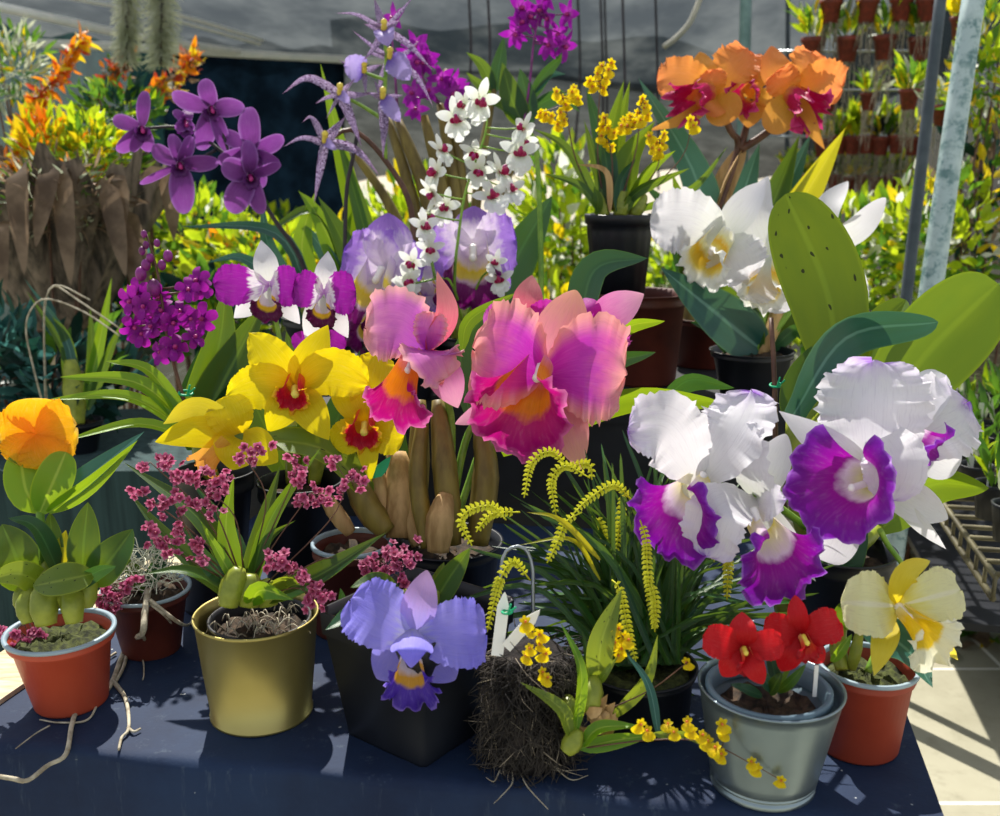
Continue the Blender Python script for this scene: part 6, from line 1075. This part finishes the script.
# rows of hanging terracotta pots at right
M['hang_pot'] = plain('weathered_rust_plastic', '#5c2a22', '#84392c', .6, scale=5)
def hp_meshes():
    out = []
    for v in range(4):
        pm = MB(); pm.lathe(V((0, 0, 0)), V((0, 0, 1)), [(0, .2), (0, .34), (.8, .46), (.82, .52), (1, .53), (1, .46), (.85, .42)], 16)
        fm = MB()
        for k in range(46):
            t = R.uniform(0, 6.28); q = V((math.cos(t) * .3, math.sin(t) * .3, .9)); ln = R.uniform(.5, 1.5) * (1.3 if v == 1 else 1); lfs(fm, q + V((0, 0, R.uniform(0, .9))), V((math.cos(t) * .7, math.sin(t) * .7, R.uniform(.2, 1.5))), ln, ln * R.choice((.2, .3)), R.choices((0, 1, 2, 3), (5, 4, 2, 2))[0], rdir())
        rm = MB()
        for k in range(28):
            t = R.uniform(0, 6.28); q = V((math.cos(t) * .32, math.sin(t) * .32, .05)); L_ = R.uniform(.3, 2.4); rm.tube([q, q + V((R.uniform(-.1, .1), R.uniform(-.1, .1), -L_ * .5)), q + V((R.uniform(-.2, .2), R.uniform(-.2, .2), -L_))], .022, .01, n=3, seg=4, cap=False)
        wm = MB()
        for t in (0, 2.1, 4.2): wm.tube([V((math.cos(t) * .5, math.sin(t) * .5, .95)), V((0, 0, 2.6))], .014, n=3, seg=2, cap=False)
        z0 = V((0, 0, 0)); out.append((pm.mesh('hanging_pot_body', [M['hang_pot']], z0), fm.mesh('hanging_pot_leaves', [M['f_lime'], M['f_green'], M['f_yellow'], M['f_pale']], z0), rm.mesh('hanging_pot_roots', [plain('hanging_roots', '#6a6458', '#b8b09c', .9)], z0), wm.mesh('hanging_pot_wire', [M['wire']], z0)))
    return out
HP = hp_meshes()
def hang(x, y, d, w_, label, mat=None):
    s_ = w_ * d / FPX; p = at(x, y, d); r_ = empty('hanging_pot', p); r_.scale = (s_, s_, s_); tag(r_, label, 'hanging pot', 'small pots hanging along the right wall'); v = HP[R.randrange(4)]; r_.rotation_euler = (0, 0, R.uniform(0, 6.28))
    for nm, me in zip(('pot', 'foliage', 'roots', 'hanger'), v):
        o = bpy.data.objects.new(nm, me); C.objects.link(o); o.parent = r_
    if mat: r_.children[0].data = r_.children[0].data.copy(); r_.children[0].data.materials[0] = M[mat]
ORD = ['first', 'second', 'third', 'fourth', 'fifth', 'sixth', 'seventh', 'eighth', 'ninth', 'tenth']
rows = [('lowest row, just above the white flowers', 183, 5.0, [792, 806, 820, 834, 848, 862, 876, 890, 903], 15), ('middle row beside the yellowing leaf', 146, 4.7, [822, 838, 852, 866, 880, 896, 912], 18), ('third row from the floor', 104, 4.5, [800, 830, 868, 908], 17), ('upper row near the shade cloth', 50, 4.3, [812, 846, 884, 918], 24), ('topmost row at the picture edge', 12, 4.2, [830, 866, 900, 926], 22)]
for nm, y, d, xs, w_ in rows:
    a_, b_ = at(xs[0] - 24, y - 3.1 * w_, d), at(xs[-1] + 24, y - 3.1 * w_, d - .2); mb = MB(); mb.tube([a_, b_], .006, n=6); tag(mb.build('wire_rail', M['wire']), 'horizontal wire carrying the ' + nm.replace('just ', '') + ' of hanging pots', 'wire')
    for k, x in enumerate(xs): hang(x, y + R.uniform(-2, 2) + w_ * .5, d - .2 * k / len(xs), w_, f'small hanging pot, {ORD[k]} from the left in the {nm}', 'black_pl' if (k * 7 + int(y)) % 6 == 0 else None)
hang(941, 126, 3.4, 20, 'rust pot hanging between the two leaning posts'); hang(960, 40, 3.3, 22, 'rust pot hanging right behind the galvanised post'); hang(908, 110, 3.6, 20, 'rust pot hanging just left of the thin dark post')

# right: wire-mesh bench with trays of seedlings
bz = .70; q0, q1 = on_z(952, 512, bz), on_z(996, 574, bz); dv = (q0 - q1); dv.z = 0; dv.normalize(); rt_ = V((dv.y, -dv.x, 0)); q0 = q1 + dv * 2.6
WB = empty('wire_bench', V(((q1 + rt_ * .5).x, (q1 + dv * 1.2).y, 0))); tag(WB, 'mesh-topped bench beside the walkway at the right edge', 'bench'); ym = plain('yellowed_wire', '#5a5540', '#857e5e', .6)
mb = MB()
for k in range(44): a_ = q1 + dv * (k * .06); mb.tube([a_, a_ + rt_ * 1.0], .005, n=5, seg=2)
for k in range(14): a_ = q1 + rt_ * (k * .075); mb.tube([a_ - V((0, 0, .006)), a_ + dv * 2.6 - V((0, 0, .006))], .006, n=5, seg=3)
mb.build('mesh_top', ym, WB)
mb = MB()
for k in range(44): a_ = q1 + dv * (k * .06); mb.tube([a_, a_ - V((0, 0, .045))], .004, n=5, seg=2)
mb.tube([q1 - V((0, 0, .045)), q1 + dv * 2.6 - V((0, 0, .045))], .006, n=6, seg=3); mb.build('mesh_side', ym, WB)
for u in (1.7, 2.4):
    for v in (.06, .9):
        mb = MB(); a_ = q1 + dv * u + rt_ * v; mb.box(V((a_.x, a_.y, (bz - .01) / 2)), .05, .05, bz - .01); mb.build('leg', M['wood'], WB, False)
mb = MB(); a_ = q1 + dv * 1.6 + rt_ * .55; mb.box(V((a_.x, a_.y, .25)), .8, 1.6, .02, ax=(rt_, dv, V((0, 0, 1)))); mb.build('lower_shelf', M['black_pl'], WB, False)
sm = []
for v in range(3):
    pm = MB(); pm.lathe(V((0, 0, 0)), V((0, 0, .07)), [(0, .02), (0, .026), (.9, .034), (1, .036), (1, .031), (.85, .03)], 16); fm = MB()
    for k in range(14): t = R.uniform(0, 6.28); ln = R.uniform(.03, .09); lfs(fm, V((math.cos(t) * .012, math.sin(t) * .012, .06 + R.uniform(0, .05))), V((math.cos(t) * .5, math.sin(t) * .5, R.uniform(.4, 1.6))), ln, ln * .25, R.choice((0, 0, 1, 2)), rdir())
    tm = MB(); tm.box(V((.012, -.008, .085)), .012, .0012, .06); z0 = V((0, 0, 0)); sm.append((pm.mesh('seedling_pot', [M['black_pl']], z0), fm.mesh('seedling_leaves', [M['f_green'], M['f_lime'], M['f_pale']], z0), tm.mesh('seedling_tag', [M['white_pl']], z0, False)))
n_ = 0
for i in range(9):
    for j in range(4):
        p = q1 + dv * (.16 + i * .13) + rt_ * (.06 + j * .11); p.z = bz + .006; r_ = empty('seedling_pot', p + V((0, 0, 0))); tag(r_, f'black seedling pot on the mesh bench, {ORD[i]} row back, {ORD[j]} from the walkway side', 'seedling pot', 'seedling pots on the mesh bench'); r_.rotation_euler = (0, 0, R.uniform(0, 6)); n_ += 1
        for nm, me in zip(('pot', 'foliage', 'plant_tag'), sm[R.randrange(3)]):
            o = bpy.data.objects.new(nm, me); C.objects.link(o); o.parent = r_
# leaf litter on the walkway
mb = MB()
for k in range(420):
    p = on_z(R.gauss(915, 28), R.uniform(545, 640), 0) if k < 300 else on_z(R.gauss(985, 26), R.gauss(622, 18), 0); p.z = .004 + R.random() * .012; q = R.uniform(.03, .1); lfs(mb, p, V((R.gauss(0, 1), R.gauss(0, 1), .05)), q, q * .45, R.choices((0, 1, 2, 3), (4, 3, 1, 1))[0])
tag(mb.build('leaf_litter', [M['f_brown'], M['f_pale'], M['f_yellow'], M['f_green']]), 'scattered dry leaves along the concrete walkway', 'leaves', kind='stuff')
